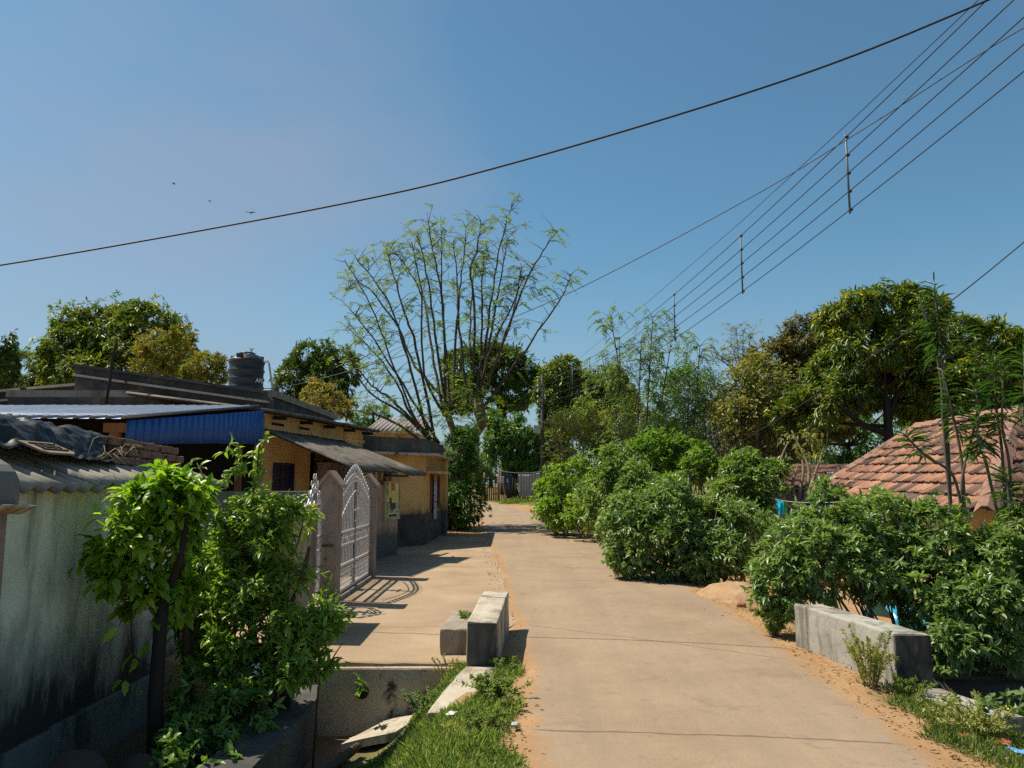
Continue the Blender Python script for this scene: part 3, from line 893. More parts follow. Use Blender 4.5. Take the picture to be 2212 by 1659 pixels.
# ------------------------------------------------------------------ concrete house behind, with its sloping parapet
t = thing('concrete_house', 'mould-stained concrete house with a sloping ledged parapet behind the tin roof', 'house', (-7.5, 17.0, 0))
A_ = P(164, 790, 16.0); B_ = P(588, 852, 15.4); B2 = P(560, 842, 15.4)
lo_ = 2.4
m = MB()
m.prism([(A_.x, A_.y, lo_), (B_.x, B_.y, lo_), (B_.x, B_.y, B_.z - .28), (B_.x - .02, B_.y, B_.z - .1), (B_.x - .15, B_.y, B_.z + .03), (A_.x + .9, A_.y - .12, A_.z - .16), (A_.x, A_.y, A_.z)], (.0, .16, 0))
m.build('parapet', M['conc_dark'], t)
d_ = (B_ - A_)
m = MB()
m.bar(A_ + V3((0, -.05, -.20)), B_ + V3((-.05, -.05, -.16)), .12, .045)
m.build('ledge', M['conc_drain'], t)
m = MB()
m.bar(A_ + V3((0, -.02, .005)), A_ + d_ * .97 + V3((0, -.02, .02)), .24, .05)
m.build('coping', M['conc_dark'], t)
C_ = P(-40, 853, 16.4); D_ = P(172, 828, 16.1)
m = MB()
m.prism([(C_.x - 2, C_.y, lo_), (D_.x, D_.y, lo_), (D_.x, D_.y, D_.z), (C_.x - 2, C_.y, C_.z - .12)], (0, .18, 0))
m.build('lower_parapet', M['conc_dark'], t)
m = MB(); m.bar((C_.x - 2, C_.y - .04, C_.z - .14), (D_.x, D_.y - .04, D_.z - .03), .16, .05); m.bar((C_.x - 2, C_.y - .02, C_.z - .32), (D_.x, D_.y - .02, D_.z - .24), .1, .04); m.build('lower_ledge', M['conc_drain'], t)
MB().box((-7.6, 18.6, 1.7), (5.4, 5.6, 3.4)).build('wall', M['conc_dark'], t)
MB().box((-7.6, 18.7, 3.47), (5.5, 5.8, .14)).build('roof_slab', M['conc'], t)
# wavy parapet end by the blue sheet
# water tank
TB = P(530, 860, 19.6)
t = thing('water_tank', 'round black ribbed plastic water tank on the concrete house roof', 'water tank', (TB.x, TB.y, 3.54))
prof = [(.42, 0)]
z = 0
for k in range(5):
    z0 = .05 + k * .20
    prof += [(.42, z0), (.445, z0 + .02), (.445, z0 + .05), (.42, z0 + .07)]
prof += [(.425, 1.05), (.445, 1.08), (.445, 1.14), (.41, 1.17), (.35, 1.235), (.26, 1.28), (.20, 1.295)]
MB().lathe((TB.x, TB.y, 3.54), [(r, q * 1.06) for r, q in prof], 40).build('body', M['tank'], t)
MB().lathe((TB.x, TB.y, 3.54 + 1.37), [(.20, 0), (.20, .035), (.15, .055), (.05, .06)], 24).build('lid', M['tank'], t)
for a in (R(-100), R(170), R(40)):
    MB().box((TB.x + .36 * math.cos(a), TB.y + .36 * math.sin(a), 3.54 + 1.27), (.12, .14, .16), rz=a, bevel=.02).build('lifting_lug', M['tank'], t)
MB().tube([(TB.x + .14, TB.y - .1, 4.86), (TB.x + .14, TB.y - .1, 5.02)], .016, 8).build('vent_stem', M['pvc'], t)
MB().box((TB.x + .14, TB.y - .1, 5.035), (.09, .07, .045), bevel=.008).build('vent_cap', M['white'], t)
MB().lathe((TB.x + .13, TB.y - .23, 3.54 + 1.345), [(.045, 0), (.045, .012), (.02, .014)], 16).build('round_label', M['white'], t)
# raised white lettering on the tank's flank
fc_ = bpy.data.curves.new('tank_lettering', 'FONT'); fc_.body = 'APE'; fc_.size = .155; fc_.extrude = .002
fo = bpy.data.objects.new('tmp', fc_); COL.objects.link(fo)
dg = bpy.context.evaluated_depsgraph_get(); me = bpy.data.meshes.new_from_object(fo.evaluated_get(dg)); bpy.data.objects.remove(fo)
for v in me.vertices:
    a = R(-74) + v.co.x / .45 + R(32)
    r_ = .452 + v.co.z
    v.co = V3((TB.x + r_ * math.cos(a), TB.y + r_ * math.sin(a), 3.54 + .62 + v.co.y))
link('lettering', me, M['white'], t)
tp = thing('overflow_pipe', 'grey plastic pipe sloping down from the black water tank', 'pipe', (TB.x + .6, TB.y, 3.54))
MB().tube([(TB.x + .42, TB.y - .05, 4.72), (TB.x + .54, TB.y - .05, 4.72), (TB.x + .58, TB.y - .05, 4.68), (TB.x + .70, TB.y - .05, 4.0), (TB.x + .74, TB.y - .05, 3.55)], .024, 8).build('run', M['pvc'], tp)
MB().box((TB.x + .52, TB.y - .05, 4.725), (.10, .06, .06), bevel=.01).build('elbow', M['white'], tp)

# crooked cane holding the service wire
bp = [P(230, 865, 15.2), P(238, 820, 15.2), P(243, 770, 15.2), P(251, 745, 15.2), P(248, 730, 15.2)]
t = thing('cane_pole', 'crooked dark cane pole holding up a wire above the tin roof', 'pole', (bp[0].x, bp[0].y, bp[0].z - .4))
MB().tube([bp[0] - V3((0, 0, .4))] + bp, [.034, .032, .03, .03, .025, .02], 6).build('shaft', M['bark_dark'], t)
m = MB(); m.tube([bp[3] + V3((.0, -.02, .02)), bp[3] + V3((.10, -.03, .04)), bp[4] + V3((.06, -.02, -.02)), bp[4]], .012, 5)
m.build('crooked_tip', M['bark_dark'], t)

# ------------------------------------------------------------------ ochre house, its awnings and the small shop
H0 = V3((-4.7, 14.8, 0)); he = V3((.1736, .985, 0)); ho = V3((.985, -.1736, 0))
def hp(t_, w, z): return H0 + he * t_ + ho * w + V3((0, 0, z))
HA = math.atan2(he.y, he.x) - math.pi / 2
def hbox(m, t0, t1, w0, w1, z0, z1, bevel=0):
    return m.box(hp((t0 + t1) / 2, (w0 + w1) / 2, (z0 + z1) / 2), (w1 - w0, t1 - t0, z1 - z0), rz=HA, bevel=bevel)
t = thing('ochre_house', 'peeling ochre village house with two sloping corrugated awnings', 'house', hp(2.5, -2, 0))
m = MB()
for a, b, z0, z1 in ((0, .38, 0, 2.98), (.38, 1.27, 0, 1.1), (.38, 1.27, 2.05, 2.98), (1.27, 2.05, 0, 2.98), (2.05, 2.75, 2.32, 2.98), (2.75, 5.6, 0, 2.98)):
    hbox(m, a, b, -.22, 0, z0, z1)
hbox(m, 0, .22, -4, -.22, 0, 2.98)
hbox(m, 5.4, 5.6, -4, -.22, 0, 2.98)
m.build('wall', M['yellow_plain'], t)
m = MB(); hbox(m, .0, 2.0, .0, .035, 2.62, 2.70); hbox(m, 2.0, 5.4, 0, .035, 2.66, 2.73); m.build('string_course', M['yellow_plain'], t)
w_ = hbox(MB(), .40, 1.25, -.12, -.06, 1.12, 2.03).build('window', M['shutter'], t)
m = MB()
hbox(m, .36, .42, -.14, .012, 1.1, 2.05); hbox(m, 1.23, 1.29, -.14, .013, 1.1, 2.05); hbox(m, .80, .84, -.13, -.045, 1.12, 2.03); hbox(m, .42, 1.23, -.14, .012, 2.0, 2.05)
m.build('window_frame', M['shutter'], w_)
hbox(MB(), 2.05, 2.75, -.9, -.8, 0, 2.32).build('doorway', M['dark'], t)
hbox(MB(), 2.95, 3.25, .0, .24, 0, 2.38, bevel=.015).build('porch_column', M['yellow_plain'], t)
# roof sheets over the facade, rising away from the road
for k in range(5):
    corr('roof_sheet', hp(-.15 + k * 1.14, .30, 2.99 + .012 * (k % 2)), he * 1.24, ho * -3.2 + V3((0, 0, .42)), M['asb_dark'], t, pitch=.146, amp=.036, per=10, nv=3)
for k in range(5): MB().bar(hp(.3 + k * 1.2, -.3, 2.93), hp(.3 + k * 1.2, .28, 2.90), .05, .07).build('rafter', M['bark_dark'], t)
# awnings
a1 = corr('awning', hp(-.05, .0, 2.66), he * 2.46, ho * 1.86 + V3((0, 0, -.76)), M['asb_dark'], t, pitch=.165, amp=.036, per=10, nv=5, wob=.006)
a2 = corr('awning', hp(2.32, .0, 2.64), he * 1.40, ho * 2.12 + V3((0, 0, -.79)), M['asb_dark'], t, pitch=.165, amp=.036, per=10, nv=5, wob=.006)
m = MB(); m.bar(hp(0, 1.5, 2.02), hp(2.4, 1.5, 2.02), .05, .05); m.build('awning_batten', M['bark_dark'], a1)
m = MB(); m.bar(hp(2.3, 1.55, 2.03), hp(3.9, 1.55, 2.03), .05, .05); m.build('awning_batten', M['bark_dark'], a2)
for a in (.5, 1.7):
    MB().bar(hp(a - .25, .004, 2.80), hp(a + .25, .004, 2.80), .02, .05).build('vent_slot', M['dark'], t)

t = thing('corner_shop', 'small plastered shop room with a poster, blue-grey at the foot, under the second awning', 'shop room', hp(3.2, .65, 0))
m = MB(); hbox(m, 2.2, 4.14, .02, 1.30, -.02, 1.62, bevel=.012); m.build('wall', M['shop'], t)
m = MB()
for k in range(6): hbox(m, 2.3 + k * .36, 2.44 + k * .36, 1.12, 1.26, 1.62, 2.02)
hbox(m, 2.2, 4.14, .1, .3, 1.62, 2.1)
m.build('vent_opening', M['shop'], t)
hbox(MB(), 3.2, 4.75, 1.29, 1.35, 1.80, 1.85).build('lintel_plank', M['bark_dark'], t)
# poster board
def poster_mat():
    mm, n, b, out = newmat('poster_print')
    tcn = n.nodes.new('ShaderNodeTexCoord'); s_ = n.nodes.new('ShaderNodeSeparateXYZ'); n.links.new(tcn.outputs['Generated'], s_.inputs[0])
    u, v = s_.outputs[1], s_.outputs[2]
    r = rampn(n, [(0, (.50, .52, .40)), (.35, (.55, .58, .36)), (.6, (.50, .50, .12)), (1, (.62, .62, .38))])
    n.links.new(v, r.inputs[0]); c = r.outputs[0]
    lf = mixc(n, maprange(n, mth(n, 'ADD', u, mth(n, 'MULTIPLY', tex(n, 9, 4), .5)), .40, .55, 1, 0), c, (.22, .36, .04)); c = lf
    # leafy corner, dark figures in the lower half
    k1 = mth(n, 'MULTIPLY', maprange(n, tex(n, 14, 4, .7), .50, .56), mth(n, 'MULTIPLY', maprange(n, u, .30, .36, 1, 0), maprange(n, v, .68, .74)))
    c = mixc(n, k1, c, (.02, .09, .03))
    k2 = mth(n, 'MULTIPLY', maprange(n, tex(n, 22, 3, .7), .50, .56), mth(n, 'MULTIPLY', maprange(n, v, .42, .48, 1, 0), maprange(n, v, .12, .15)))
    c = mixc(n, mth(n, 'MULTIPLY', k2, maprange(n, u, .12, .2)), c, (.03, .06, .045))
    n.links.new(c, b.inputs['Base Color']); b.inputs['Roughness'].default_value = .55
    return mm
t = thing('poster_board', 'framed yellow-green poster with a red ribbon hung on the shop wall', 'poster', hp(3.58, 1.32, .83))
hbox(MB(), 3.08, 4.08, 1.305, 1.335, .86, 1.66).build('print', poster_mat(), t)
m = MB()
hbox(m, 3.04, 4.12, 1.30, 1.36, .82, .86); hbox(m, 3.04, 4.12, 1.30, 1.36, 1.66, 1.70); hbox(m, 3.04, 3.08, 1.301, 1.359, .86, 1.66); hbox(m, 4.08, 4.12, 1.301, 1.359, .86, 1.66)
m.build('frame', M['conc_light'], t)
rb = MB(); rb.prism([hp(3.52, 1.337, 1.66), hp(3.78, 1.337, 1.66), hp(3.78, 1.337, 1.46), hp(3.65, 1.337, 1.50), hp(3.52, 1.337, 1.46)], ho * .004)
rb.build('red_ribbon', M['litter_red'], t)
m = MB(); hbox(m, 3.42, 3.54, 1.337, 1.342, 1.18, 1.32); hbox(m, 3.46, 3.84, 1.336, 1.341, 1.06, 1.20); hbox(m, 3.58, 3.66, 1.336, 1.3415, 1.0, 1.08); m.build('dark_figure', M['shutter'], t)
m = MB()
hbox(m, 3.36, 3.94, 1.336, 1.3395, .888, .902)
for k, wd in enumerate((.05, .08, .04, .07, .06, .09, .05, .06)):
    hbox(m, 3.36 + k * .075, 3.36 + k * .075 + min(wd, .06), 1.336, 1.341, .90, .94 + .006 * (k % 2))
m.build('caption', M['block_dark'], t)

# ------------------------------------------------------------------ flat-roofed ochre house further on
t = thing('flat_roofed_house', 'ochre house with a black mould parapet and grey plinth past the shop', 'house', (-4, 22.5, 0))
pa = [(-3.95, 19.75), (-2.40, 21.35), (-2.22, 25.2), (-6.2, 25.6), (-6.8, 20.4)]
def poly(pts, z0, z1):
    return MB().prism([(x, y, z0) for x, y in pts], (0, 0, z1 - z0))
def grow(pts, d):
    c = V3((sum(p[0] for p in pts) / len(pts), sum(p[1] for p in pts) / len(pts), 0))
    return [tuple(((V3((x, y, 0)) - c) * (1 + d / (V3((x, y, 0)) - c).length) + c)[:2]) for x, y in pts]
poly(pa, -.05, 2.38).build('wall', M['yellow'], t)
poly(grow(pa, .055), -.05, .82).rough(.006, 3, 2).build('plinth', M['conc_dark'], t)
poly(grow(pa, .50), 2.38, 2.45).build('eave_slab', M['conc_drain'], t)
poly(grow(pa, .03), 2.45, 2.86).build('parapet', M['conc_dark'], t)
ew = V3((-2.22 + 2.40, 25.2 - 21.35, 0)).normalized(); ewo = V3((ew.y, -ew.x, 0)); EA = math.atan2(ew.y, ew.x) - math.pi / 2
def ebox(m, a, b, w0, w1, z0, z1):
    c = V3((-2.40, 21.35, 0)) + ew * ((a + b) / 2) + ewo * ((w0 + w1) / 2); c.z = (z0 + z1) / 2
    return m.box(c, (w1 - w0, b - a, z1 - z0), rz=EA)
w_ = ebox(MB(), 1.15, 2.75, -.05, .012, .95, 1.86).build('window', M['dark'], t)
m = MB(); ebox(m, 1.10, 1.18, 0, .06, .90, 1.90); ebox(m, 2.72, 2.80, 0, .06, .90, 1.90); ebox(m, 1.92, 1.98, 0, .04, .95, 1.86); ebox(m, 1.18, 2.72, 0, .05, 1.84, 1.90); m.build('window_frame', M['wood'], w_)
ebox(MB(), .35, 3.2, .0, .34, 1.92, 1.99).build('window_hood', M['yellow'], t)
ebox(MB(), 3.35, 3.85, .0, .16, 0, 2.36).build('side_column', M['yellow'], t)
def strip_mat():
    mm, n, b, out = newmat('cloth_banner')
    v = sepz(n, 'Generated', 2)
    w = maprange(n, tex(n, 7, 2, .5, (.1, .1, 1)), .52, .56)
    c = mixc(n, w, (.42, .36, .48), (.16, .17, .36))
    c = mixc(n, maprange(n, v, .80, .82), c, (.36, .20, .13))
    n.links.new(c, b.inputs['Base Color']); b.inputs['Roughness'].default_value = .85
    return mm
o = ebox(MB(), 1.35, 1.95, .075, .085, .62, 1.90).build('hanging_banner', strip_mat(), None, origin=(-2.3, 22.9, .62))
tag(o, 'narrow lavender cloth banner hanging over the window of the flat-roofed house', 'banner')

# far tin house
t = thing('tin_roofed_house', 'small far house with a pale brown tin roof behind the ochre house', 'house', (-5.3, 33.5, gzs(-5.3, 33)))
c0 = P(795, 960, 32); zz = gzs(-5, 33)
MB().box((-5.2, 34.3, zz + 1.7), (2.6, 3.4, 3.6)).build('wall', M['yellow_plain'], t)
corr('roof_sheet', (P(788, 915, 32).x, 32.0, P(788, 930, 32).z), (2.3, 0, 0), (.2, 2.6, .72), M['shedroof'], t, pitch=.2, amp=.03, per=8, nv=2)
MB().prism([P(795, 930, 32.4), P(895, 930, 32.4), P(895, 936, 32.4), P(795, 936, 32.4)], (0, .1, 0)).build('fascia', M['white'], t)
# ------------------------------------------------------------------ gate, pillars, boundary wall
def pillar(c, wx, wy, h, label):
    t = thing('gate_pillar', label, 'pillar', (c[0], c[1], 0), 'peaked gate pillars')
    x, y = c
    m = MB()
    m.prism([(x - wx / 2, y - wy / 2, -.03), (x + wx / 2, y - wy / 2, -.03), (x + wx / 2, y - wy / 2, h - .20), (x, y - wy / 2, h - .025), (x - wx / 2, y - wy / 2, h - .20)], (0, wy, 0))
    m.rough(.004, 5, 3).build('shaft', M['pillar'], t)
    e = .045
    m = MB()
    m.prism([(x + wx / 2 + e, y - wy / 2 - e, h - .245), (x + wx / 2 + e, y - wy / 2 - e, h - .20), (x + .008, y - wy / 2 - e, h), (x - .008, y - wy / 2 - e, h), (x - wx / 2 - e, y - wy / 2 - e, h - .20), (x - wx / 2 - e, y - wy / 2 - e, h - .245), (x, y - wy / 2 - e, h - .05)], (0, wy + 2 * e, 0))
    m.build('cap', M['pillar_cap'], t)
    return t
pl_ = pillar((-2.535, 11.05), .24, .30, 1.83, 'weathered brown gate pillar with a peaked cap, nearer of the two')
MB().box((-2.56, 10.88, .62), (.03, .06, .025)).build('hinge_bolt', M['iron'], pl_)
MB().box((-2.50, 10.88, .80), (.03, .06, .025)).build('hinge_bolt', M['iron'], pl_)
MB().box((-2.54, 10.885, .80), (.16, .03, .03)).build('latch_bar', M['iron'], pl_)
pillar((-2.545, 14.0), .24, .32, 1.82, 'weathered brown gate pillar with a peaked cap, beside the shop awning')

def ornate_gate(name, label, x, y0, y1, zb, zs, zp, bands, mesh_top, nb):
    """arched steel gate in the plane x: springing height zs, peak zp"""
    t = thing(name, label, 'gate', (x, (y0 + y1) / 2, 0))
    W_ = y1 - y0
    def arch(y, off=0.0):
        u = (y - y0) / W_ * 2 - 1
        # ogee: steep shoulders, rounded crown
        return zs + (zp - zs) * (.55 * math.sqrt(max(0, 1 - u * u)) + .45 * (.5 + .5 * math.cos(math.pi * min(1, abs(u))))) + off
    m = MB()
    m.bar((x, y0 + .03, zb), (x, y0 + .03, zs + .02), .05, .035, up=V3((1, 0, 0)))
    m.bar((x, y1 - .03, zb), (x, y1 - .03, zs + .02), .05, .035, up=V3((1, 0, 0)))
    m.bar((x, y0, zb), (x, y1, zb), .04, .04); m.bar((x, y0, mesh_top), (x, y1, mesh_top), .035, .035)
    for b in bands: m.bar((x, y0, b), (x, y1, b), .035, .03)
    m.build('frame', M['gate'], t)
    m = MB()
    for i in range(1, nb):
        y = y0 + W_ * i / nb
        if abs(y - (y0 + y1) / 2) < .03: continue
        m.tube([(x, y, mesh_top), (x, y, arch(y) - .12)], .0075, 5, cap=False)
    m.build('bar_grille', M['gate'], t)
    yc = (y0 + y1) / 2
    MB().box((x + .015, yc, (zb + arch(yc)) / 2 - .06), (.012, .085, arch(yc) - zb - .14)).build('centre_plate', M['gate_dark'], t)
    for off, r_ in ((-.12, .014), (0, .014)):
        pts = [(x, y0 + W_ * i / 30, arch(y0 + W_ * i / 30, off)) for i in range(31)]
        MB().tube(pts, r_, 6).build('arch_rail', M['gate'], t)
    # scroll work between the arch rails
    m = MB(); ns = int(nb * .8)
    for i in range(ns):
        y = y0 + W_ * (i + .5) / ns; c = V3((x, y, arch(y, -.06)))
        ring = [c + V3((0, math.cos(a) * .034, math.sin(a) * .046)) for a in np.linspace(0, 2 * math.pi, 9)]
        m.tube(ring, .0105, 4)
        m.tube([c + V3((.004, -.034, -.05)), c + V3((.004, .034, .05))], .009, 4)
    m.build('scroll_band', M['gate'], t)
    # spear finials
    nf = int(nb * .95)
    for i in range(nf + 1):
        y = y0 + W_ * i / nf; z = arch(y)
        hgt = .10 + .06 * (1 - abs(2 * i / nf - 1))
        MB().tube([(x, y, z), (x, y, z + hgt * .45), (x, y, z + hgt * .6), (x, y, z + hgt)], [.008, .008, .017, .002], 5).build('spear', M['gate'], t)
    # band of slanting leaves
    if len(bands) > 1:
        m = MB(); nl = int(W_ / .13); b0, b1 = bands[0] + .015, bands[1] - .015
        for i in range(nl):
            y = y0 + W_ * (i + .25) / nl
            a, b = V3((x + .006, y, b0)), V3((x + .006, y + .075, b1))
            mid = (a + b) / 2
            m.prism([a, mid + V3((0, .024, -.012)), b, mid + V3((0, -.024, .012))], (.008, 0, 0))
            m.tube([(x, y + .065, b0), (x, y + .02, b1)], .007, 4)
        m.build('leaf_band', M['gate'], t)
    # pressed mesh panel
    m = MB(); st = .085
    hgt = mesh_top - zb
    k = -int(hgt / st) - 1
    while k * st < W_:
        for s_ in (1, -1):
            a = y0 + k * st if s_ > 0 else y1 - k * st
            lo = 0.0; hi = hgt * .62
            p0, p1 = a, a + s_ * hi
            # clip to the panel
            q0, q1 = max(min(p0, p1), y0), min(max(p0, p1), y1)
            if q1 - q0 > .01:
                z0 = zb + abs(((q0 if s_ > 0 else q1) - a)) / .62; z1 = zb + abs(((q1 if s_ > 0 else q0) - a)) / .62
                ya, yb = (q0, q1) if s_ > 0 else (q1, q0)
                m.bar((x + .003 * s_, ya, z0), (x + .003 * s_, yb, z1), .013, .004, up=V3((1, 0, 0)))
        k += 1
    m.bar((x, yc, zb), (x, yc, mesh_top), .03, .03, up=V3((1, 0, 0)))
    m.build('mesh_panel', M['gate'], t)
    # inner garland of dots and the lock
    gp_ = []; gr_ = []
    for i in range(2 * 2, 2 * (nb - 2) + 1):
        y = y0 + W_ * i / (2 * nb)
        u = abs((y - yc) / (W_ / 2))
        gp_.append((x + .014, y, zs - .06 + .12 * (1 - u) * 2 - .30 * u * u)); gr_.append(.013 if i % 2 else .005)
    MB().tube(gp_, gr_, 6).build('garland', M['gate'], t)
    m = MB(); m.bar((x + .03, yc - .16, mesh_top + .78), (x + .03, yc + .18, mesh_top + .80), .022, .022)
    m.box((x + .035, yc + .02, mesh_top + .66), (.03, .07, .10)); m.tube([(x + .03, yc - .1, mesh_top + .62), (x + .05, yc, mesh_top + .59), (x + .03, yc + .1, mesh_top + .62)], .008, 5)
    m.build('lock', M['iron'] if name == 'wicket' else M['gate'], t)
    return t
ornate_gate('steel_gate', 'tall silver arched steel gate with spear tops between the two pillars', -2.50, 11.25, 13.80, .10, 1.36, 1.80, (.74, .93), .45, 24)
ornate_gate('side_gate', 'small silver arched gate beyond the low wall, partly hidden by the shrub', -2.63, 10.08, 10.86, .10, 1.26, 1.64, (.74, .93), .45, 8)
# concrete sill under the gates
o = MB().box((-2.50, 12.52, .02), (.16, 2.5, .09), bevel=.01).build('gate_sill', M['conc'], None, origin=(-2.5, 12.5, 0)); tag(o, 'low concrete sill under the tall silver gate', 'sill')

t = thing('boundary_wall', 'low plastered boundary wall behind the leafy shrub, before the side gate', 'wall', (-2.56, 9.1, 0))
MB().box((-2.48, 9.08, .67), (.18, 1.24, 1.38), bevel=.01).rough(.003, 4, 3).build('wall_face', M['pillar'], t)
MB().box((-2.48, 9.08, 1.375), (.24, 1.28, .045), bevel=.01).build('coping', M['pillar_cap'], t)

# ------------------------------------------------------------------ culvert
def block(pts, z0, z1s, mat_, name, label, cat_, parent=None, amt=.014):
    """footprint pts with its own top height per corner"""
    m = MB(); bm = m.bm
    lo = [bm.verts.new((p[0], p[1], z0)) for p in pts]
    hi = [bm.verts.new((p[0], p[1], z)) for p, z in zip(pts, z1s)]
    n = len(pts)
    bm.faces.new(lo[::-1]); bm.faces.new(hi)
    for i in range(n):
        j = (i + 1) % n
        bm.faces.new((lo[i], lo[j], hi[j], hi[i]))
    bmesh.ops.bevel(bm, geom=bm.edges[:], offset=.018, segments=2, profile=.6, affect='EDGES')
    m.rough(amt, 5, 3)
    c = sum((V3((p[0], p[1], 0)) for p in pts), V3()) / n
    o = m.build(name, mat_, parent, origin=(c.x, c.y, z0) if parent is None else None)
    if label: tag(o, label, cat_)
    return o
PQ = [(-.405, 7.24), (-.135, 7.30), (-.035, 9.12), (-.32, 9.12)]
block(PQ, -.25, [.415, .40, .425, .43], M['conc_light'], 'culvert_parapet', 'short pale concrete parapet block left of the road with a dark near end', 'parapet')
pe = bpy.data.objects['culvert_parapet']
m = MB(); m.prism([(-.400, 7.238, -.15), (-.142, 7.296, -.15), (-.142, 7.296, .385), (-.400, 7.238, .40)], (.002, -.012, 0)); m.rough(.004, 6, 4).build('end_face', M['conc_mould_shade'], pe)  # thin dark slab: mould and the end's shade in one colour
RQ = [(3.20, 6.74), (3.50, 6.72), (3.18, 8.22), (2.90, 8.22)]
block(RQ, -.30, [.40, .40, .42, .42], M['conc_grey'], 'culvert_parapet', 'long pale grey concrete parapet right of the road below the big bush', 'parapet', amt=.009)
pe = bpy.data.objects['culvert_parapet.001']
m = MB(); m.prism([(3.206, 6.738, -.15), (3.494, 6.718, -.15), (3.494, 6.718, .385), (3.206, 6.738, .385)], (0, -.012, 0)); m.rough(.003, 6, 4).build('end_face', M['conc_mould_shade'], pe)  # thin slab painting this end's shade, with mould
block([(-.70, 7.78), (-.42, 7.78), (-.40, 8.75), (-.66, 8.75)], -.1, [.25, .25, .26, .26], M['conc'], 'stub_wall', 'low chipped concrete stub with weeds behind the left parapet', 'stub wall', amt=.018)
block([(-.64, 6.02), (-.33, 6.10), (-.17, 6.75), (-.12, 7.22), (-.41, 7.22), (-.53, 6.6)], -.70, [-.035, -.03, .01, .03, .03, .01], M['conc_light'], 'wing_wall', 'sloping pale concrete wing wall below the left parapet', 'wing wall', amt=.014)
block([(3.24, 6.68), (3.52, 6.70), (3.80, 6.02), (3.36, 5.96)], -.75, [-.02, -.02, -.06, -.06], M['conc_grey'], 'wing_wall', 'flat pale concrete wing wall in the grass below the right parapet', 'wing wall', amt=.007)
o = block([(-2.55, 7.40), (-.22, 7.40), (-.22, 7.66), (-2.55, 7.66)], -.75, [-.025] * 4, M['conc_drain'], 'drain_wall', 'mould-streaked concrete drain wall under the edge of the forecourt', 'retaining wall', amt=.012)
MB().tube([(-1.36, 7.36, -.24), (-1.36, 7.50, -.235)], .055, 12).build('weep_hole', M['dark'], o)
# planter wall, its end curving away from the drain
pw = [(-1.74, 3.6), (-1.70, 4.4), (-1.68, 5.4), (-1.66, 6.4), (-1.68, 6.95), (-1.76, 7.36)]
t = thing('planter_wall', 'low dark cement retaining wall curving along the drain under the shrubs', 'retaining wall', (-1.8, 5.5, -.62))
m = MB()
for (x0, y0), (x1, y1) in zip(pw, pw[1:]):
    m.prism([(x0, y0, -.75), (x1, y1, -.75), (x1, y1, -.19), (x0, y0, -.18)], (-.30, 0, 0))
bmesh.ops.remove_doubles(m.bm, verts=m.bm.verts[:], dist=.002)
m.rough(.009, 4, 3).build('wall_face', M['conc_dark'], t)
for (x0, y0), (x1, y1) in zip(pw, pw[1:]):
    pass
m = MB()
for (x0, y0), (x1, y1) in zip(pw, pw[1:]):
    m.prism([(x0 + .012, y0, -.186), (x1 + .012, y1, -.186), (x1 + .012, y1, -.165), (x0 + .012, y0, -.165)], (-.34, 0, 0))
m.rough(.006, 5, 3).build('coping', M['conc_dark'], t)  # dark concrete paints the shade of the shrubs onto the coping
for c, lab in (((-1.92, 6.72, -.10), 'dark square block on the planter wall, nearer the drain'), ((-2.12, 6.35, -.12), 'dark square block on the planter wall, beneath the leaves')):
    o = MB().box(c, (.17, .15, .13), rz=.2, bevel=.012).rough(.006, 8, 2).build('stone_block', M['block_dark'], None, origin=c); tag(o, lab, 'block', 'dark blocks on the planter wall')
# slab fallen in the drain, and a log
m = MB(); m.prism([(-1.46, 6.96, -.55), (-1.0, 6.98, -.46), (-.76, 7.26, -.38), (-1.14, 7.37, -.47)], (0, 0, -.07)); m.rough(.008, 5, 4)
o = m.build('broken_slab', M['conc_light'], None, origin=(-1.1, 7.1, -.5)); tag(o, 'broken flat concrete slab lying in the drain at the grass edge', 'slab')
m = MB(); m.tube([(-1.44, 6.20, -.57), (-1.41, 6.42, -.56), (-1.36, 6.64, -.555), (-1.29, 6.86, -.54)], [.036, .043, .038, .03], 10); m.rough(.010, 12, 1)
o = m.build('rotten_log', M['bark'], None, origin=(-1.3, 6.6, -.55)); tag(o, 'short rotten log lying along the drain below the grass bank', 'log')
# ------------------------------------------------------------------ tiled house on the right
EA0, EA1 = V3((6.55, 17.2, 1.42)), V3((6.25, 10.4, 1.27))      # eave, far to near
RA0, RA1 = V3((8.30, 15.9, 2.78)), V3((8.32, 12.75, 2.83))     # ridge, far to near
E2 = V3((11.5, 10.2, 1.25)); E3 = V3((11.4, 17.4, 1.4))
t = thing('tiled_house', 'low village house with a red clay tile hipped roof behind the big bush', 'house', (8.5, 13.8, -.3))
m = MB()
m.prism([(6.85, 10.8, -.5), (11.2, 10.7, -.5), (11.2, 17.0, -.5), (6.95, 16.9, -.5)], (0, 0, 1.78))
m.build('wall', M['yellow_plain'], t)

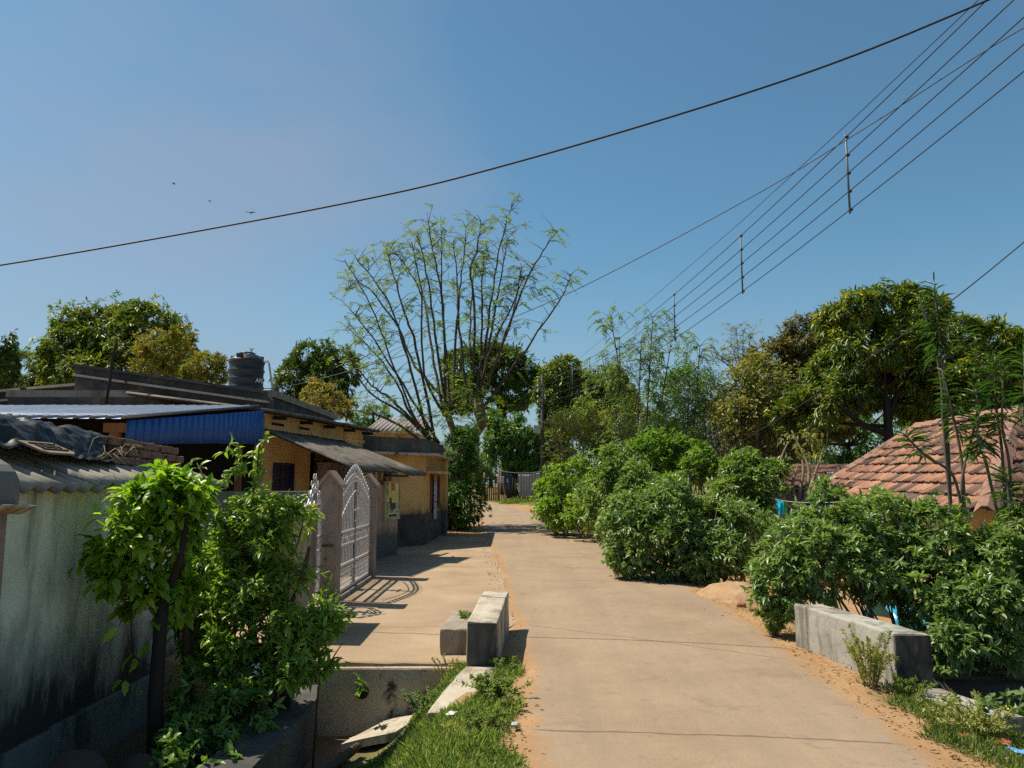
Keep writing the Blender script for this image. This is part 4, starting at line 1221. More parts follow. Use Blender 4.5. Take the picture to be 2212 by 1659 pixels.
def tile_face(name, L0, L1, U0, U1, parent, courses, tw=.245, seed=1, mat_='tile'):
    """clay tiles from eave L0-L1 up to U0-U1; stepped courses, grooved tiles"""
    L0, L1, U0, U1 = (np.array(q) for q in (L0, L1, U0, U1))
    ex = L1 - L0; el = np.linalg.norm(ex); exu = ex / el
    up = ((U0 + U1) / 2 - (L0 + L1) / 2)
    up = up - exu * up.dot(exu)
    nrm = np.cross(exu, up); nrm /= np.linalg.norm(nrm)
    if nrm[2] < 0: nrm = -nrm
    g = np.random.default_rng(seed)
    per = 12
    prof = np.array([.0, .008, .010, .002, .006, .008, .002, .0, .008, .010, .020, .018])
    Vs, Fs, Rs, off = [], [], [], 0
    for c in range(courses):
        s0, s1 = c / courses, (c + 1.22) / courses
        s1 = min(s1, 1.0)
        a0, b0 = L0 + (U0 - L0) * s0, L1 + (U1 - L1) * s0
        a1, b1 = L0 + (U0 - L0) * s1, L1 + (U1 - L1) * s1
        l0, r0 = (a0 - L0).dot(exu), (b0 - L0).dot(exu)
        l1, r1 = (a1 - L0).dot(exu), (b1 - L0).dot(exu)
        i0, i1 = int(math.floor(min(l0, l1) / tw * per)), int(math.ceil(max(r0, r1) / tw * per))
        ks = np.arange(i0, i1 + 1)
        shift = (c % 2) * tw * .0 + g.normal() * .01
        xs = ks * tw / per
        tid = np.floor_divide(ks, per)
        tz = g.normal(size=tid.max() - tid.min() + 2) * .006
        ts_ = g.normal(size=tid.max() - tid.min() + 2) * .012
        col = g.random(tid.max() - tid.min() + 2)
        h = prof[np.mod(ks, per)] * 1.5 + tz[tid - tid.min()]
        x0 = np.clip(xs, l0, r0) + shift * 0; x1 = np.clip(xs, l1, r1)
        sagm = np.sin(np.clip(xs / el, 0, 1) * math.pi * 2.3 + c) * .012
        def row(x, s_, a, hh):
            tl = (x - (a - L0).dot(exu))
            return a[None] + exu[None] * tl[:, None] + nrm[None] * hh[:, None]
        low = row(x0, s0, a0, h + .050 + sagm) - up / np.linalg.norm(up) * ts_[tid - tid.min()][:, None]
        hi = row(x1, s1, a1, h + .004 + sagm)
        lip = low - nrm[None] * .022
        n = len(ks)
        Vs += [lip, low, hi]
        A = np.arange(n - 1)
        f1 = np.stack([A, A + 1, A + 1 + n, A + n], -1); f2 = f1 + n
        Fs += [f1 + off, f2 + off]
        cc = col[tid[:-1] - tid.min()]
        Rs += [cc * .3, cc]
        off += 3 * n
    V = np.concatenate(Vs); F = np.concatenate(Fs); r = np.concatenate(Rs)
    # drop collapsed faces outside the hips
    ar = np.linalg.norm(np.cross(V[F[:, 2]] - V[F[:, 0]], V[F[:, 3]] - V[F[:, 1]]), axis=1)
    k = ar > 1e-5
    return mesh_np(name, V, F[k], M[mat_], parent, facernd=r[k])
def tile_mat(k=1.0):
    m, n, b, out = newmat('clay_roof_tile')
    a = n.nodes.new('ShaderNodeAttribute'); a.attribute_name = 'rnd'
    r = rampn(n, [(p_, tuple(q * k for q in c_)) for p_, c_ in [(0, (.075, .05, .042)), (.22, (.13, .082, .065)), (.30, (.25, .122, .080)), (.6, (.32, .155, .097)), (1, (.41, .21, .13))]])
    n.links.new(a.outputs['Fac'], r.inputs[0])
    c = mixc(n, maprange(n, tex(n, 5, 6, .65), .50, .72, 0, .75), r.outputs[0], (.10, .072, .06))
    c = mixc(n, maprange(n, tex(n, 30, 4, .7), .45, .8, 0, .4), c, (.12, .08, .065))
    n.links.new(c, b.inputs['Base Color']); b.inputs['Roughness'].default_value = .85; b.inputs['Specular IOR Level'].default_value = .25
    bump(n, b, tex(n, 40, 4), .004)
    return m
M['tile'] = tile_mat()
M['tile_shaded'] = tile_mat(.38)  # same tile with the mango's shade put into its colour
tile_face('roof_slope', EA0, EA1, RA0, RA1, t, 9, seed=3)
tile_face('roof_slope', EA1, E2, RA1, RA1 + V3((.02, 0, 0)), t, 9, seed=5)
tile_face('roof_slope', E3, EA0, RA0 + V3((.02, 0, 0)), RA0, t, 9, seed=6)
def ridge(a, b, parent, n, w=.13):
    a, b = V3(a), V3(b); d = (b - a) / n; du = d.normalized()
    s_ = du.cross(V3((0, 0, 1))).normalized(); u = s_.cross(du)
    if u.z < 0: u = -u
    m = MB()
    for k in range(n):
        p = a + d * k + u * (.035 + random.uniform(-.008, .008)); q = a + d * (k + 1.06) + u * (.055 + random.uniform(-.008, .008))
        w0, w1 = w * 1.12, w
        r0 = [p - s_ * w0 - u * .05, p - s_ * .035 + u * .055, p + s_ * .035 + u * .055, p + s_ * w0 - u * .05]
        r1 = [q - s_ * w1 - u * .05, q - s_ * .03 + u * .045, q + s_ * .03 + u * .045, q + s_ * w1 - u * .05]
        A = [m.bm.verts.new(v) for v in r0]; B = [m.bm.verts.new(v) for v in r1]
        A2 = [m.bm.verts.new(v - u * .02) for v in r0]; B2 = [m.bm.verts.new(v - u * .02) for v in r1]
        for i in range(3):
            m.bm.faces.new((A[i], A[i + 1], B[i + 1], B[i])); m.bm.faces.new((A2[i + 1], A2[i], B2[i], B2[i + 1]))
            m.bm.faces.new((A2[i], A2[i + 1], A[i + 1], A[i])); m.bm.faces.new((B[i], B[i + 1], B2[i + 1], B2[i]))
    return m.build('hip_ridge', M['ridge'], parent)
M['ridge'] = mat('ridge_tile', [(.20, .115, .085), (.30, .16, .115), (.36, .21, .155)], 4, stain=(.10, .075, .062), sscale=4, sstretch=(1, 1, 1), sthr=(.52, .66))
ridge(EA1, RA1, t, 8); ridge(RA0, EA0, t, 8); ridge(RA1, RA0, t, 8)
for k in range(9):
    p = EA0.lerp(EA1, (k + .5) / 9); MB().bar(p + V3((-.02, 0, -.03)), p + V3((.6, 0, .40)), .06, .07).build('rafter', M['bark_dark'], t)
# lower hut in the shade beyond, its brown tiles darkened for that shade
t = thing('tiled_hut', 'small shaded hut with a broken dark tile roof left of the tiled house', 'hut', (7.3, 20.2, -.3))
a0, a1 = P(1690, 1052, 20.5), P(1765, 1058, 19.2)
MB().prism([(a0.x + .1, 20.6, -.4), (8.6, 19.4, -.4), (9.2, 22, -.4), (7.2, 22.6, -.4)], (0, 0, a0.z + .35)).build('wall', M['bark_dark'], t)
tile_face('roof_slope', a0, a1 + V3((.8, -.5, 0)), P(1712, 1003, 21.8), P(1765, 1012, 20.6) + V3((.8, -.4, 0)), t, 5, seed=9, mat_='tile_shaded')

# ------------------------------------------------------------------ electric line
PX, PY = 1.80, 46.0
pole_z = gzs(PX, PY)
POLE_TOP = P(1172, 822, PY).z
t = thing('electric_pole', 'dark slender electric pole standing beyond the bend among the trees', 'pole', (PX, PY, pole_z))
MB().tube([(PX, PY, pole_z - .3), (PX, PY, pole_z + 3), (PX, PY, POLE_TOP + .25)], [.12, .11, .085], 10).build('shaft', M['pole'], t)
for k in range(5):
    z = POLE_TOP - k * .32
    MB().box((PX - .12, PY - .02, z), (.30, .04, .04)).build('bracket', M['iron'], t)
    MB().lathe((PX - .27, PY - .02, z - .05), [(.03, 0), (.05, .03), (.035, .06), (.05, .09), (.02, .12)], 10).build('insulator', M['white'], t)
MB().box((PX - .35, PY, POLE_TOP - 2.9), (.35, .22, .45), bevel=.02).build('switch_box', M['pvc'], t)
lp = [V3((PX - .2 + math.cos(a) * .42, PY - .05, POLE_TOP - 3.8 + math.sin(a) * .55)) for a in np.linspace(R(60), R(300), 12)]
MB().tube(lp, .035, 5).build('cable_loop', M['wire'], t)
NEARX, NEARY = 5.5 + .1095 * 28, 12.2 - 28
def line_pt(y): return V3((5.5 - .1095 * (y - 12.2), y, 0))
LZ = np.polyfit([12.2, 21.2, 46.0], [P(1863, 297, 12.2).z, P(1463, 637, 21.2).z, POLE_TOP], 2)
def line_z(y):
    return float(np.polyval(LZ, y))      # sagging span from behind the camera to the pole
SPH = 1.24
ztop = {12.2: 7.08}
# fit the sag so that the top wire passes 7.05 m over y = 12.2
for k in range(5):
    pts = []
    for y in np.linspace(-16, PY, 40):
        p = line_pt(y); blend = min(1.0, max(0.0, (y - 38) / 8))
        dz = -k * (SPH / 4 * (1 - blend) + .32 * blend)
        pts.append(V3((p.x - .27 * blend, p.y, line_z(y) + dz)))
    o = MB().tube(pts, .0085, 5).build('power_line', M['wire_al'], None, origin=pts[0])
    tag(o, '%s of the five stacked bare power lines joined by spacer rods' % ('topmost', 'second from the top', 'middle', 'second from the bottom', 'lowest')[k], 'power line', 'stacked bare power lines')
sp0 = thing('spacer_rod', '', 'spacer', (0, 0, 0), 'spacer rods on the power lines')
MB().tube([(0, 0, .06), (0, 0, -SPH - .06)], .017, 8).build('rod', M['spacer'], sp0)
for k in range(5):
    MB().box((.01, -.01, -k * SPH / 4), (.06, .05, .035), bevel=.006).build('clamp', M['iron'], sp0)
sy = [12.2, 16.55, 21.2, 27.4, 32.5, 36.4]
sl_ = ['large spacer rod on the power lines, nearest to the viewer', 'second spacer rod along the power lines, against open sky', 'third spacer rod along the power lines, above the feathery saplings',
       'fourth spacer rod along the power lines, hidden in the feathery saplings', 'fifth spacer rod on the power lines, before the round mango crown', 'farthest small spacer rod on the power lines, close to the pole']
for i, y in enumerate(sy):
    p = line_pt(y); p.z = line_z(y)
    if i == 0: sp0.location = p; sp0['label'] = sl_[0]
    else: dup(sp0, p, sl_[i])
# thin guard wire above
a, b = line_pt(-16), line_pt(PY)
pts = []
gp = [P(2140, -25, 9.0), P(1850, 250, 12.5), P(1600, 480, 18), P(1400, 652, 27), P(1250, 775, 42), V3((PX, PY, POLE_TOP + .22))]
for q, r_ in zip(gp, gp[1:]):
    for k in range(5): pts.append(q.lerp(r_, k / 5))
d = (gp[0] - gp[1]); pts = [gp[0] + d * 1.2] + pts + [gp[-1]]
o = MB().tube(pts, .007, 4).build('guard_wire', M['wire_al'], None, origin=gp[-1]); tag(o, 'thinnest single wire running above the stacked power lines to the pole', 'wire')
def spline(pts, n=10):
    pts = [V3(p) for p in pts]; out = []
    for i in range(len(pts) - 1):
        p0, p1, p2, p3 = pts[max(i - 1, 0)], pts[i], pts[i + 1], pts[min(i + 2, len(pts) - 1)]
        for k in range(n):
            t_ = k / n
            out.append(.5 * ((2 * p1) + (p2 - p0) * t_ + (2 * p0 - 5 * p1 + 4 * p2 - p3) * t_ ** 2 + (3 * p1 - p0 - 3 * p2 + p3) * t_ ** 3))
    return out + [pts[-1]]
w1 = spline([P(-260, 600, 10.5), P(0, 573, 10.2), P(700, 448, 9.3), P(1106, 353, 8.8), P(1700, 172, 8.1), P(2130, 2, 7.6), P(2500, -170, 7.2)])
o = MB().tube(w1, .0115, 6).build('service_cable', M['wire'], None, origin=w1[0]); tag(o, 'thick black cable slanting across the whole sky from the left edge', 'cable')
w2 = spline([P(2500, -70, 8.5), P(2212, 60, 9.5), P(1880, 270, 11.5), P(1616, 430, 13), P(1240, 628, 15), P(1000, 726, 16), P(760, 800, 16.4), P(612, 836, 16.2), P(505, 837, 15.6), P(400, 822, 15.3), P(300, 785, 15.2), P(250, 747, 15.2)])
o = MB().tube(w2, .0085, 5).build('house_wire', M['wire'], None, origin=w2[-1]); tag(o, 'black house wire dropping from upper right to the cane pole on the left roof', 'wire')
w3 = spline([P(2420, 350, 9.0), P(2212, 523, 9.6), P(2048, 655, 10.3), P(1900, 758, 11.2), P(1750, 862, 12.4), P(1600, 955, 14), P(1480, 1026, 15.5)])
o = MB().tube(w3, .0085, 5).build('drop_wire', M['wire'], None, origin=w3[-1]); tag(o, 'single dark wire descending past the large mango tree at right', 'wire')
# far span beyond the pole
P2 = V3((-4.2, 96, gzs(-4, 96)))
t = thing('electric_pole', 'faint thin far pole seen through the gap left of the big dark tree', 'pole', P2)
MB().tube([P2 - V3((0, 0, .3)), P2 + V3((0, 0, 7.5))], [.12, .09], 8).build('shaft', M['pole'], t)
MB().box(P2 + V3((0, 0, 7.2)), (1.2, .1, .1)).build('cross_arm', M['iron'], t)
for k in range(4):
    a, b = V3((PX - .27, PY, POLE_TOP - k * .32)), P2 + V3((0, 0, 7.3 - k * .3))
    pts = [a.lerp(b, i / 12) - V3((0, 0, 1.2 * 4 * (i / 12) * (1 - i / 12))) for i in range(13)]
    o = MB().tube(pts, .010, 4).build('power_line', M['wire_al'], None, origin=a)
    tag(o, '%s far power line sagging beyond the dark pole behind the pruned tree' % ('uppermost', 'second', 'third', 'lowest')[k], 'power line', 'far power lines beyond the pole')

# ------------------------------------------------------------------ washing beyond the bend
def cloth(name, pts_top, drop, mat_, label, cat_, wav=.04, nx=26, nz=14, freq=9):
    a, b = V3(pts_top[0]), V3(pts_top[1]); drop = np.broadcast_to(drop, (nx + 1,))
    V = []
    d = (b - a); nn = V3((-d.y, d.x, 0)).normalized()
    for i in range(nx + 1):
        for j in range(nz + 1):
            u, v = i / nx, j / nz
            p = a.lerp(b, u) - V3((0, 0, drop[i] * v + .05 * math.sin(math.pi * u)))
            p += nn * (wav * math.sin(u * freq + .4) * (.3 + v) + .4 * wav * noise.noise((u * 5, v * 4, drop[0])))
            V.append(tuple(p))
    ix = np.arange(len(V)).reshape(nx + 1, nz + 1)
    Fq_ = np.stack([ix[:-1, :-1], ix[:-1, 1:], ix[1:, 1:], ix[1:, :-1]], -1).reshape(-1, 4)
    o = mesh_np(name, np.array(V), Fq_, mat_, smooth=True, origin=tuple((a + b) / 2))
    md = o.modifiers.new('thickness', 'SOLIDIFY'); md.thickness = .006
    return tag(o, label, cat_)
def stripe_mat():
    m, n, b, out = newmat('striped_sheet')
    u = sepz(n, 'Generated', 0)
    w = mth(n, 'SINE', mth(n, 'MULTIPLY', u, 84.0))
    c = mixc(n, maprange(n, w, -.25, .25), (.035, .03, .035), (.60, .54, .52))
    n.links.new(c, b.inputs['Base Color']); b.inputs['Roughness'].default_value = .9
    return m
CY0 = 45.5
cloth('striped_sheet', (P(1121, 1025, CY0), P(1166, 1021, CY0)), np.linspace(1.28, 1.12, 27), stripe_mat(), 'black and white striped bedsheet hanging on the far washing line', 'bedsheet', .05)
cloth('denim_trousers', (P(1089, 1022, CY0), P(1106, 1025, CY0)), np.concatenate([np.full(9, .60), np.full(9, .22), np.full(9, .66)]), M['cloth_blue'], 'dark blue denim trousers hanging on the far washing line', 'trousers', .03)
cloth('pale_cloth', (P(1074, 1028, CY0 + .3), P(1098, 1027, CY0 + .3)), .40, M['cloth_white'], 'pale mauve cloth hanging beside the blue trousers on the far line', 'cloth', .03)
for (x0, y0, x1, y1), lab in (((1078, 1070, 1083, 1008), 'thin upright stick at the left end of the far washing line'), ((1092, 1074, 1087, 1042), 'short leaning wooden stake below the far blue trousers')):
    a, b = P(x0, y0, CY0 - .2), P(x1, y1, CY0 - .2); a.z = gzs(a.x, a.y) - .1
    o = MB().tube([a, a.lerp(b, .5) + V3((.02, 0, 0)), b], [.035, .032, .025], 6).build('clothes_prop', M['bamboo'], None, origin=a); tag(o, lab, 'prop')
a, b = P(1082, 1017, CY0 - .1), V3((PX, PY - .1, P(1172, 1018, PY).z))
pts = [a.lerp(b, i / 10) - V3((0, 0, .12 * 4 * (i / 10) * (1 - i / 10))) for i in range(11)]
o = MB().tube(pts, .014, 5).build('washing_line', M['pvc'], None, origin=a); tag(o, 'pale washing line strung from the stick to the dark pole', 'washing line')
# fence behind the washing
t = thing('bamboo_fence', 'dark lattice and board fence behind the far washing line', 'fence', (-1, 49, gzs(-1, 49)))
fz = gzs(-1, 49)
xa, xb = P(1048, 1050, 49).x, P(1076, 1050, 49).x
m = MB()
for k in range(7):
    x = xa + (xb - xa) * k / 6; m.box((x, 49, fz + .38), (.10, .05, .95))
m.build('board_panel', M['wood'], t)
m = MB()
for k in range(6): m.box((xa + (xb - xa) * k / 5, 49, fz + 1.25), (.035, .03, .85))
for k in range(5): m.box(((xa + xb) / 2, 48.96, fz + .95 + k * .18), (xb - xa, .03, .03))
m.build('lattice', M['bark_dark'], t)
for x in (xa - .05, xb + .05): MB().tube([(x, 48.9, fz - .2), (x, 48.9, fz + 1.75)], .06, 8).build('post', M['wood'], t)
xc, xd = P(1084, 1050, 49.5).x, P(1122, 1050, 49.5).x
m = MB()
for k in range(26):
    x = xc + (xd + 1.4 - xc) * k / 25; m.tube([(x, 49.6 + .03 * (k % 3), fz - .1), (x + random.uniform(-.05, .05), 49.6, fz + 1.35 + random.uniform(-.12, .12))], .035, 4)
m.build('brush_panel', M['bark_dark'], t)

# washing at the tiled hut
yq = 15.4
w = MB(); pts = [P(1650, 1073, yq + .4), P(1700, 1083, yq), P(1760, 1086, yq - .6), P(1830, 1084, yq - 1.2)]
o = w.tube(spline(pts, 6), .008, 4).build('washing_line', M['pvc'], None, origin=pts[0]); tag(o, 'thin washing line in front of the tiled house', 'washing line')
cloth('turquoise_cloth', (P(1676, 1076, yq + .15), P(1693, 1080, yq)), .26, M['cloth_turq'], 'bright turquoise cloth on the line by the tiled house', 'cloth', .03)
cloth('green_cloth', (P(1693, 1080, yq), P(1702, 1083, yq)), .26, M['cloth_green'], 'green cloth on the line by the tiled house', 'cloth', .02)
cloth('purple_cloth', (P(1702, 1084, yq), P(1711, 1085, yq)), .22, M['cloth_purple'], 'purple cloth on the line by the tiled house', 'cloth', .02)
cloth('blue_towel', (P(1762, 1089, yq - .6), P(1790, 1090, yq - .9)), .30, M['cloth_blue'], 'small dark blue striped towel below the tiled eave', 'towel', .02)
# blue sheet behind the bush
V = []
for i in range(25):
    for j in range(9):
        u, v = i / 24, j / 8
        V.append((4.9 + u * 2.3, 10.2 + v * 1.0 - u * .5, -.22 + .28 * math.sin(math.pi * v) ** .6 + noise.noise((u * 6, v * 4, 5)) * .06))
ix = np.arange(len(V)).reshape(25, 9)
o = mesh_np('plastic_sheet', np.array(V), np.stack([ix[:-1, :-1], ix[:-1, 1:], ix[1:, 1:], ix[1:, :-1]], -1).reshape(-1, 4), M['water'], smooth=True, origin=(5.5, 10.5, -.2))
o.modifiers.new('thickness', 'SOLIDIFY').thickness = .01
tag(o, 'bright blue plastic sheet heaped on the ground behind the big bush', 'plastic sheet')
# soil heap by the road and brick rubble
def heap(c, rx, ry, h, name, label, seed):
    n1, n2 = 34, 26; V = []
    for i in range(n1 + 1):
        for j in range(n2 + 1):
            u, v = i / n1 * 2 - 1, j / n2 * 2 - 1
            r_ = min(1, math.hypot(u, v) + .18 * noise.noise((u * 2, v * 2, seed)))
            x, y = c[0] + u * rx, c[1] + v * ry
            V.append((x, y, gzs(x, y) - .05 + h * (math.cos(r_ * math.pi) * .5 + .5) + noise.noise((x * 6, y * 6, seed)) * .03 * (1 - r_) + noise.noise((x * 16, y * 16, seed)) * .018 * (r_ < .95)))
    ix = np.arange(len(V)).reshape(n1 + 1, n2 + 1)
    o = mesh_np(name, np.array(V), np.stack([ix[:-1, :-1], ix[1:, :-1], ix[1:, 1:], ix[:-1, 1:]], -1).reshape(-1, 4), M['soil'], smooth=True, origin=(c[0], c[1], gzs(*c)))
    return tag(o, label, 'soil heap')
heap((3.5, 11.7), 1.05, 1.0, .34, 'soil_heap', 'sandy soil heap beside the road between the two big bushes', 1.0)
heap((5.5, 13.2), 1.6, 1.3, .35, 'soil_heap', 'far pale soil mound in the yard behind the soil heap', 4.0)
for i, (x, y) in enumerate(((3.05, 11.6), (3.12, 11.25), (3.10, 10.8), (3.2, 10.5), (3.16, 10.1))):
    o = MB().box((x, y, gzs(x, y) + .018), (.10 + .04 * (i % 2), .16, .06), rz=random.uniform(0, 3), bevel=.008).rough(.008, 10, 2).build('broken_brick', M['brickred'] if 'brickred' in M else M.setdefault('brickred', mat('red_brick', [(.22, .09, .05), (.32, .14, .08)], 8)), None, origin=(x, y, gzs(x, y)))
    tag(o, '%s red brick fragment from the heap along the right road edge' % ORD[i].replace('nearest', 'farthest'), 'brick fragment', 'brick rubble along the right road edge')
    if i == 0: o['label'] = 'red brick fragment at the foot of the soil heap, farthest up the road'

# litter
def scrap(p, s_, mat_, label, rz=0.0, cat_='litter', nm='paper_scrap'):
    V = []
    for i in range(6):
        for j in range(5):
            u, v = i / 5 - .5, j / 4 - .5
            x, y = u * s_ * 1.5, v * s_
            V.append((p[0] + x * math.cos(rz) - y * math.sin(rz), p[1] + x * math.sin(rz) + y * math.cos(rz), p[2] + .012 + s_ * .25 * abs(noise.noise((u * 3 + p[0], v * 3, p[1])))))
    ix = np.arange(30).reshape(6, 5)
    o = mesh_np(nm, np.array(V), np.stack([ix[:-1, :-1], ix[1:, :-1], ix[1:, 1:], ix[:-1, 1:]], -1).reshape(-1, 4), mat_, origin=p)
    o.modifiers.new('thickness', 'SOLIDIFY').thickness = .003
    tag(o, label, cat_)
def GG(x, y, z0=0.0):
    z = z0
    for _ in range(4):
        p = G(x, y, z); z = gzs(p.x, p.y)
    return G(x, y, z + .03)
scrap(GG(2080, 1592), .07, M['litter_red'], 'pale pink paper scrap in the right grass', .4)
scrap(GG(2166, 1606), .10, M['litter_red'], 'crumpled red wrapper near the right lower corner', .9, nm='wrapper')
scrap(GG(2196, 1626), .08, M['litter_blue'], 'white and blue wrapper under the red one near the lower corner', 2.2, nm='wrapper')
scrap(GG(2172, 1532, -.4), .10, M['litter_lime'], 'lime green wrapper at the right ditch edge', 1.0, nm='wrapper')
scrap(GG(1958, 1432 + 20), .07, M['litter_pale'], 'pale paper scrap at the foot of the spiky weed', .2)
scrap(GG(1060, 1480), .06, M['litter_blue'], 'small blue and white wrapper in the weeds by the left wing wall', .3, nm='wrapper')
scrap(GG(975, 1545), .06, M['litter_pale'], 'pale crumpled scrap at the tip of the left wing wall', 1.3)
scrap(GG(770, 1598), .07, M['litter_pale'], 'cream peel on the grass beside the rotten log', .6, nm='peel')
scrap(GG(1112, 1567), .045, M['pvc'], 'grey plastic strip lying on the left road edge', 1.5, nm='plastic_strip')

# birds, far up
for (x, y, Yb, s_, rz), lab in (((375, 397, 60, .12, .4), 'tiny dark bird flying highest at the far left of the sky'), ((453, 435, 70, .10, 1.2), 'tiniest bird, midway between the other two birds'), ((541, 460, 55, .34, 0.1), 'bird with level outstretched wings just above the thick cable')):
    c = P(x, y, Yb); t = thing('bird', lab, 'bird', c, 'birds in flight')
    MB().tube([c + V3((0, -.16, 0)), c + V3((0, -.08, .01)), c + V3((0, .04, .01)), c + V3((0, .12, 0)), c + V3((0, .20, 0))], [.008, .035, .045, .022, .03], 8).build('body', M['wire'], t)
    for sg in (-1, 1):
        m = MB(); m.prism([c + V3((sg * .02, -.07, .02)), c + V3((sg * s_ * .6, -.10, .07)), c + V3((sg * s_ * 1.2, -.02, .03)), c + V3((sg * s_ * .6, .03, .065)), c + V3((sg * .02, .06, .02))], (0, 0, .008))
        m.build('wing', M['wire'], t)
# ------------------------------------------------------------------ trees and shrubs
def base_of(x, Y): 
    X = (x - CXP) / FPX * Y
    return V3((X, Y, gzs(X, Y)))

def simple_tree(name, label, cat_, bx, Y, blobs, mats, tr=.16, group=None, lean=0.0, **kw):
    b = base_of(bx, Y)
    cz = min(bl[0][2] - bl[1][2] * .3 for bl in blobs)
    cx = sum(bl[0][0] for bl in blobs) / len(blobs); cy = sum(bl[0][1] for bl in blobs) / len(blobs)
    h = max(cz - b.z, .5)
    trunk = [(b - V3((0, 0, .2)), tr * 1.25), (b + V3((lean * .3, 0, h * .4)), tr), (V3((b.x * .6 + cx * .4, b.y * .7 + cy * .3, b.z + h * .85)), tr * .8), (V3((b.x * .35 + cx * .65, cy, b.z + h * 1.1)), tr * .55)]
    return tree(name, label, cat_, b, trunk, blobs, mats, group=group, **kw)

BM, BD, BP, ST, SG = M['bark'], M['bark_dark'], M['bark_pale'], M['stem'], M['stem_grey']
# left background
simple_tree('mango_tree', 'large round mango tree behind the concrete house on the left', 'tree', 240, 36,
     [pxblob(175, 745, 36, 75, 85), pxblob(235, 725, 36.5, 80, 72), pxblob(315, 725, 36, 72, 70), pxblob(140, 790, 36, 45, 60), pxblob(370, 760, 36.5, 45, 60), pxblob(250, 800, 36, 110, 60)],
     (M['lf_mango'], BD), tr=.3, n=3600, k=8, Ln=.32, Wd=.095, droop=.5, sub=24, subr=.36)
simple_tree('mango_tree', 'tall yellow-flowering mango clump in front of the large round mango', 'tree', 355, 32,
     [pxblob(360, 755, 32, 56, 46), pxblob(330, 800, 32, 50, 40), pxblob(395, 725, 32, 26, 26), pxblob(400, 790, 32, 30, 45)], (M['lf_yellow'], BM), tr=.16, n=950, k=7, Ln=.19, Wd=.06, droop=.2, sub=18)
simple_tree('mango_tree', 'lower yellow-flowering mango bush left of the black water tank', 'tree', 440, 31,
     [pxblob(438, 800, 31, 42, 36), pxblob(470, 800, 31, 26, 34), pxblob(415, 820, 31, 30, 30)], (M['lf_yellow'], BM), tr=.12, n=620, k=7, Ln=.19, Wd=.06, droop=.2)
simple_tree('dark_tree', 'dark tree cut by the left edge of the view', 'tree', -8, 34,
     [pxblob(-25, 735, 34, 45, 55), pxblob(-20, 800, 34, 50, 50)], (M['lf_mango_d'], BD), tr=.2, n=520, k=8, Ln=.28, Wd=.08, droop=.5)
simple_tree('low_tree', 'low dark tree line bush left of the large round mango', 'tree', 70, 40,
     [pxblob(50, 815, 40, 60, 46), pxblob(110, 830, 40, 60, 38), pxblob(0, 840, 40, 50, 40), pxblob(85, 790, 40, 24, 26)], (M['lf_mango_d'], BD), tr=.2, n=900, k=7, Ln=.26, Wd=.08, droop=.4)
pb = base_of(38, 60)
t = thing('palm_tree', 'hazy far palm peeping over the low bushes at left', 'palm', pb)
ct = P(38, 762, 60)
MB().tube([pb, pb.lerp(ct, .5) + V3((.3, 0, 0)), ct], [.25, .2, .16], 8).build('trunk', M['bark'], t)
dirs = sphere(26); dirs[:, 2] = np.abs(dirs[:, 2]) * 1.0 - .25
n_ = 16; ps, ds = [], []
for d in unit(dirs):
    for k in range(n_):
        u = k / n_; ps.append(np.array(ct) + d * 1.15 * u - np.array([0, 0, .7 * u * u])); ds.append(d + rng.normal(size=3) * .5 - np.array([0, 0, .5]))
V, F, r = leaves(np.array(ps), np.array(ds), np.tile([0, 0, 1.0], (len(ps), 1)), .5, .07)
mesh_np('crown', V, F, M['lf_far'], t, rnd=r)
simple_tree('leafy_tree', 'dark upright tree behind the roofs, left of the pruned tree', 'tree', 690, 31,
     [pxblob(668, 770, 31, 34, 36), pxblob(705, 760, 31, 24, 24), pxblob(640, 815, 31, 42, 45), pxblob(700, 815, 31, 52, 52), pxblob(748, 810, 31, 26, 48), pxblob(620, 850, 31, 30, 36), pxblob(700, 860, 31, 70, 40)],
     (M['lf_mango_d'], BD), tr=.16, n=2200, k=7, Ln=.21, Wd=.065, droop=.3, sub=20, subr=.36)
simple_tree('flowering_mango', 'young mango with orange and pink new leaves above the ochre house roof', 'tree', 690, 24.5,
     [pxblob(690, 855, 24.5, 42, 34), pxblob(660, 878, 24.5, 32, 28), pxblob(725, 880, 24.5, 34, 28), pxblob(690, 890, 24.5, 70, 26)], (M['lf_pink'], BM), tr=.08, n=420, k=8, Ln=.17, Wd=.045, droop=.25)
simple_tree('low_tree', 'small far tree above the far tin roof', 'tree', 815, 42,
     [pxblob(815, 893, 42, 28, 18), pxblob(785, 905, 42, 26, 16)], (M['lf_vine'], BD), tr=.12, n=300, k=6, Ln=.22, Wd=.06)

# trees beyond the bend
simple_tree('dark_mango', 'broad dark mango tree behind the pruned tree at the bend', 'tree', 1095, 62,
     [pxblob(1010, 800, 62, 62, 52), pxblob(1085, 790, 62, 60, 46), pxblob(1140, 815, 62, 42, 50), pxblob(1000, 850, 62, 60, 40), pxblob(1110, 850, 62, 55, 34), pxblob(1060, 765, 62, 50, 26)],
     (M['lf_mango_d'], BD), tr=.45, n=3200, k=7, Ln=.42, Wd=.13, droop=.4, sub=22, subr=.34, twig=.06)
simple_tree('dark_tree', 'leaning blackish tree in the shade behind the washing', 'tree', 1112, 54,
     [pxblob(1075, 950, 54, 34, 40), pxblob(1110, 935, 54, 42, 36), pxblob(1140, 975, 54, 32, 44), pxblob(1130, 1010, 54, 40, 34), pxblob(1078, 985, 54, 26, 30), pxblob(1090, 905, 54, 40, 26)],
     (M['lf_vine'], BD), tr=.42, n=2000, k=7, Ln=.34, Wd=.11, droop=.4, lean=-1.0)
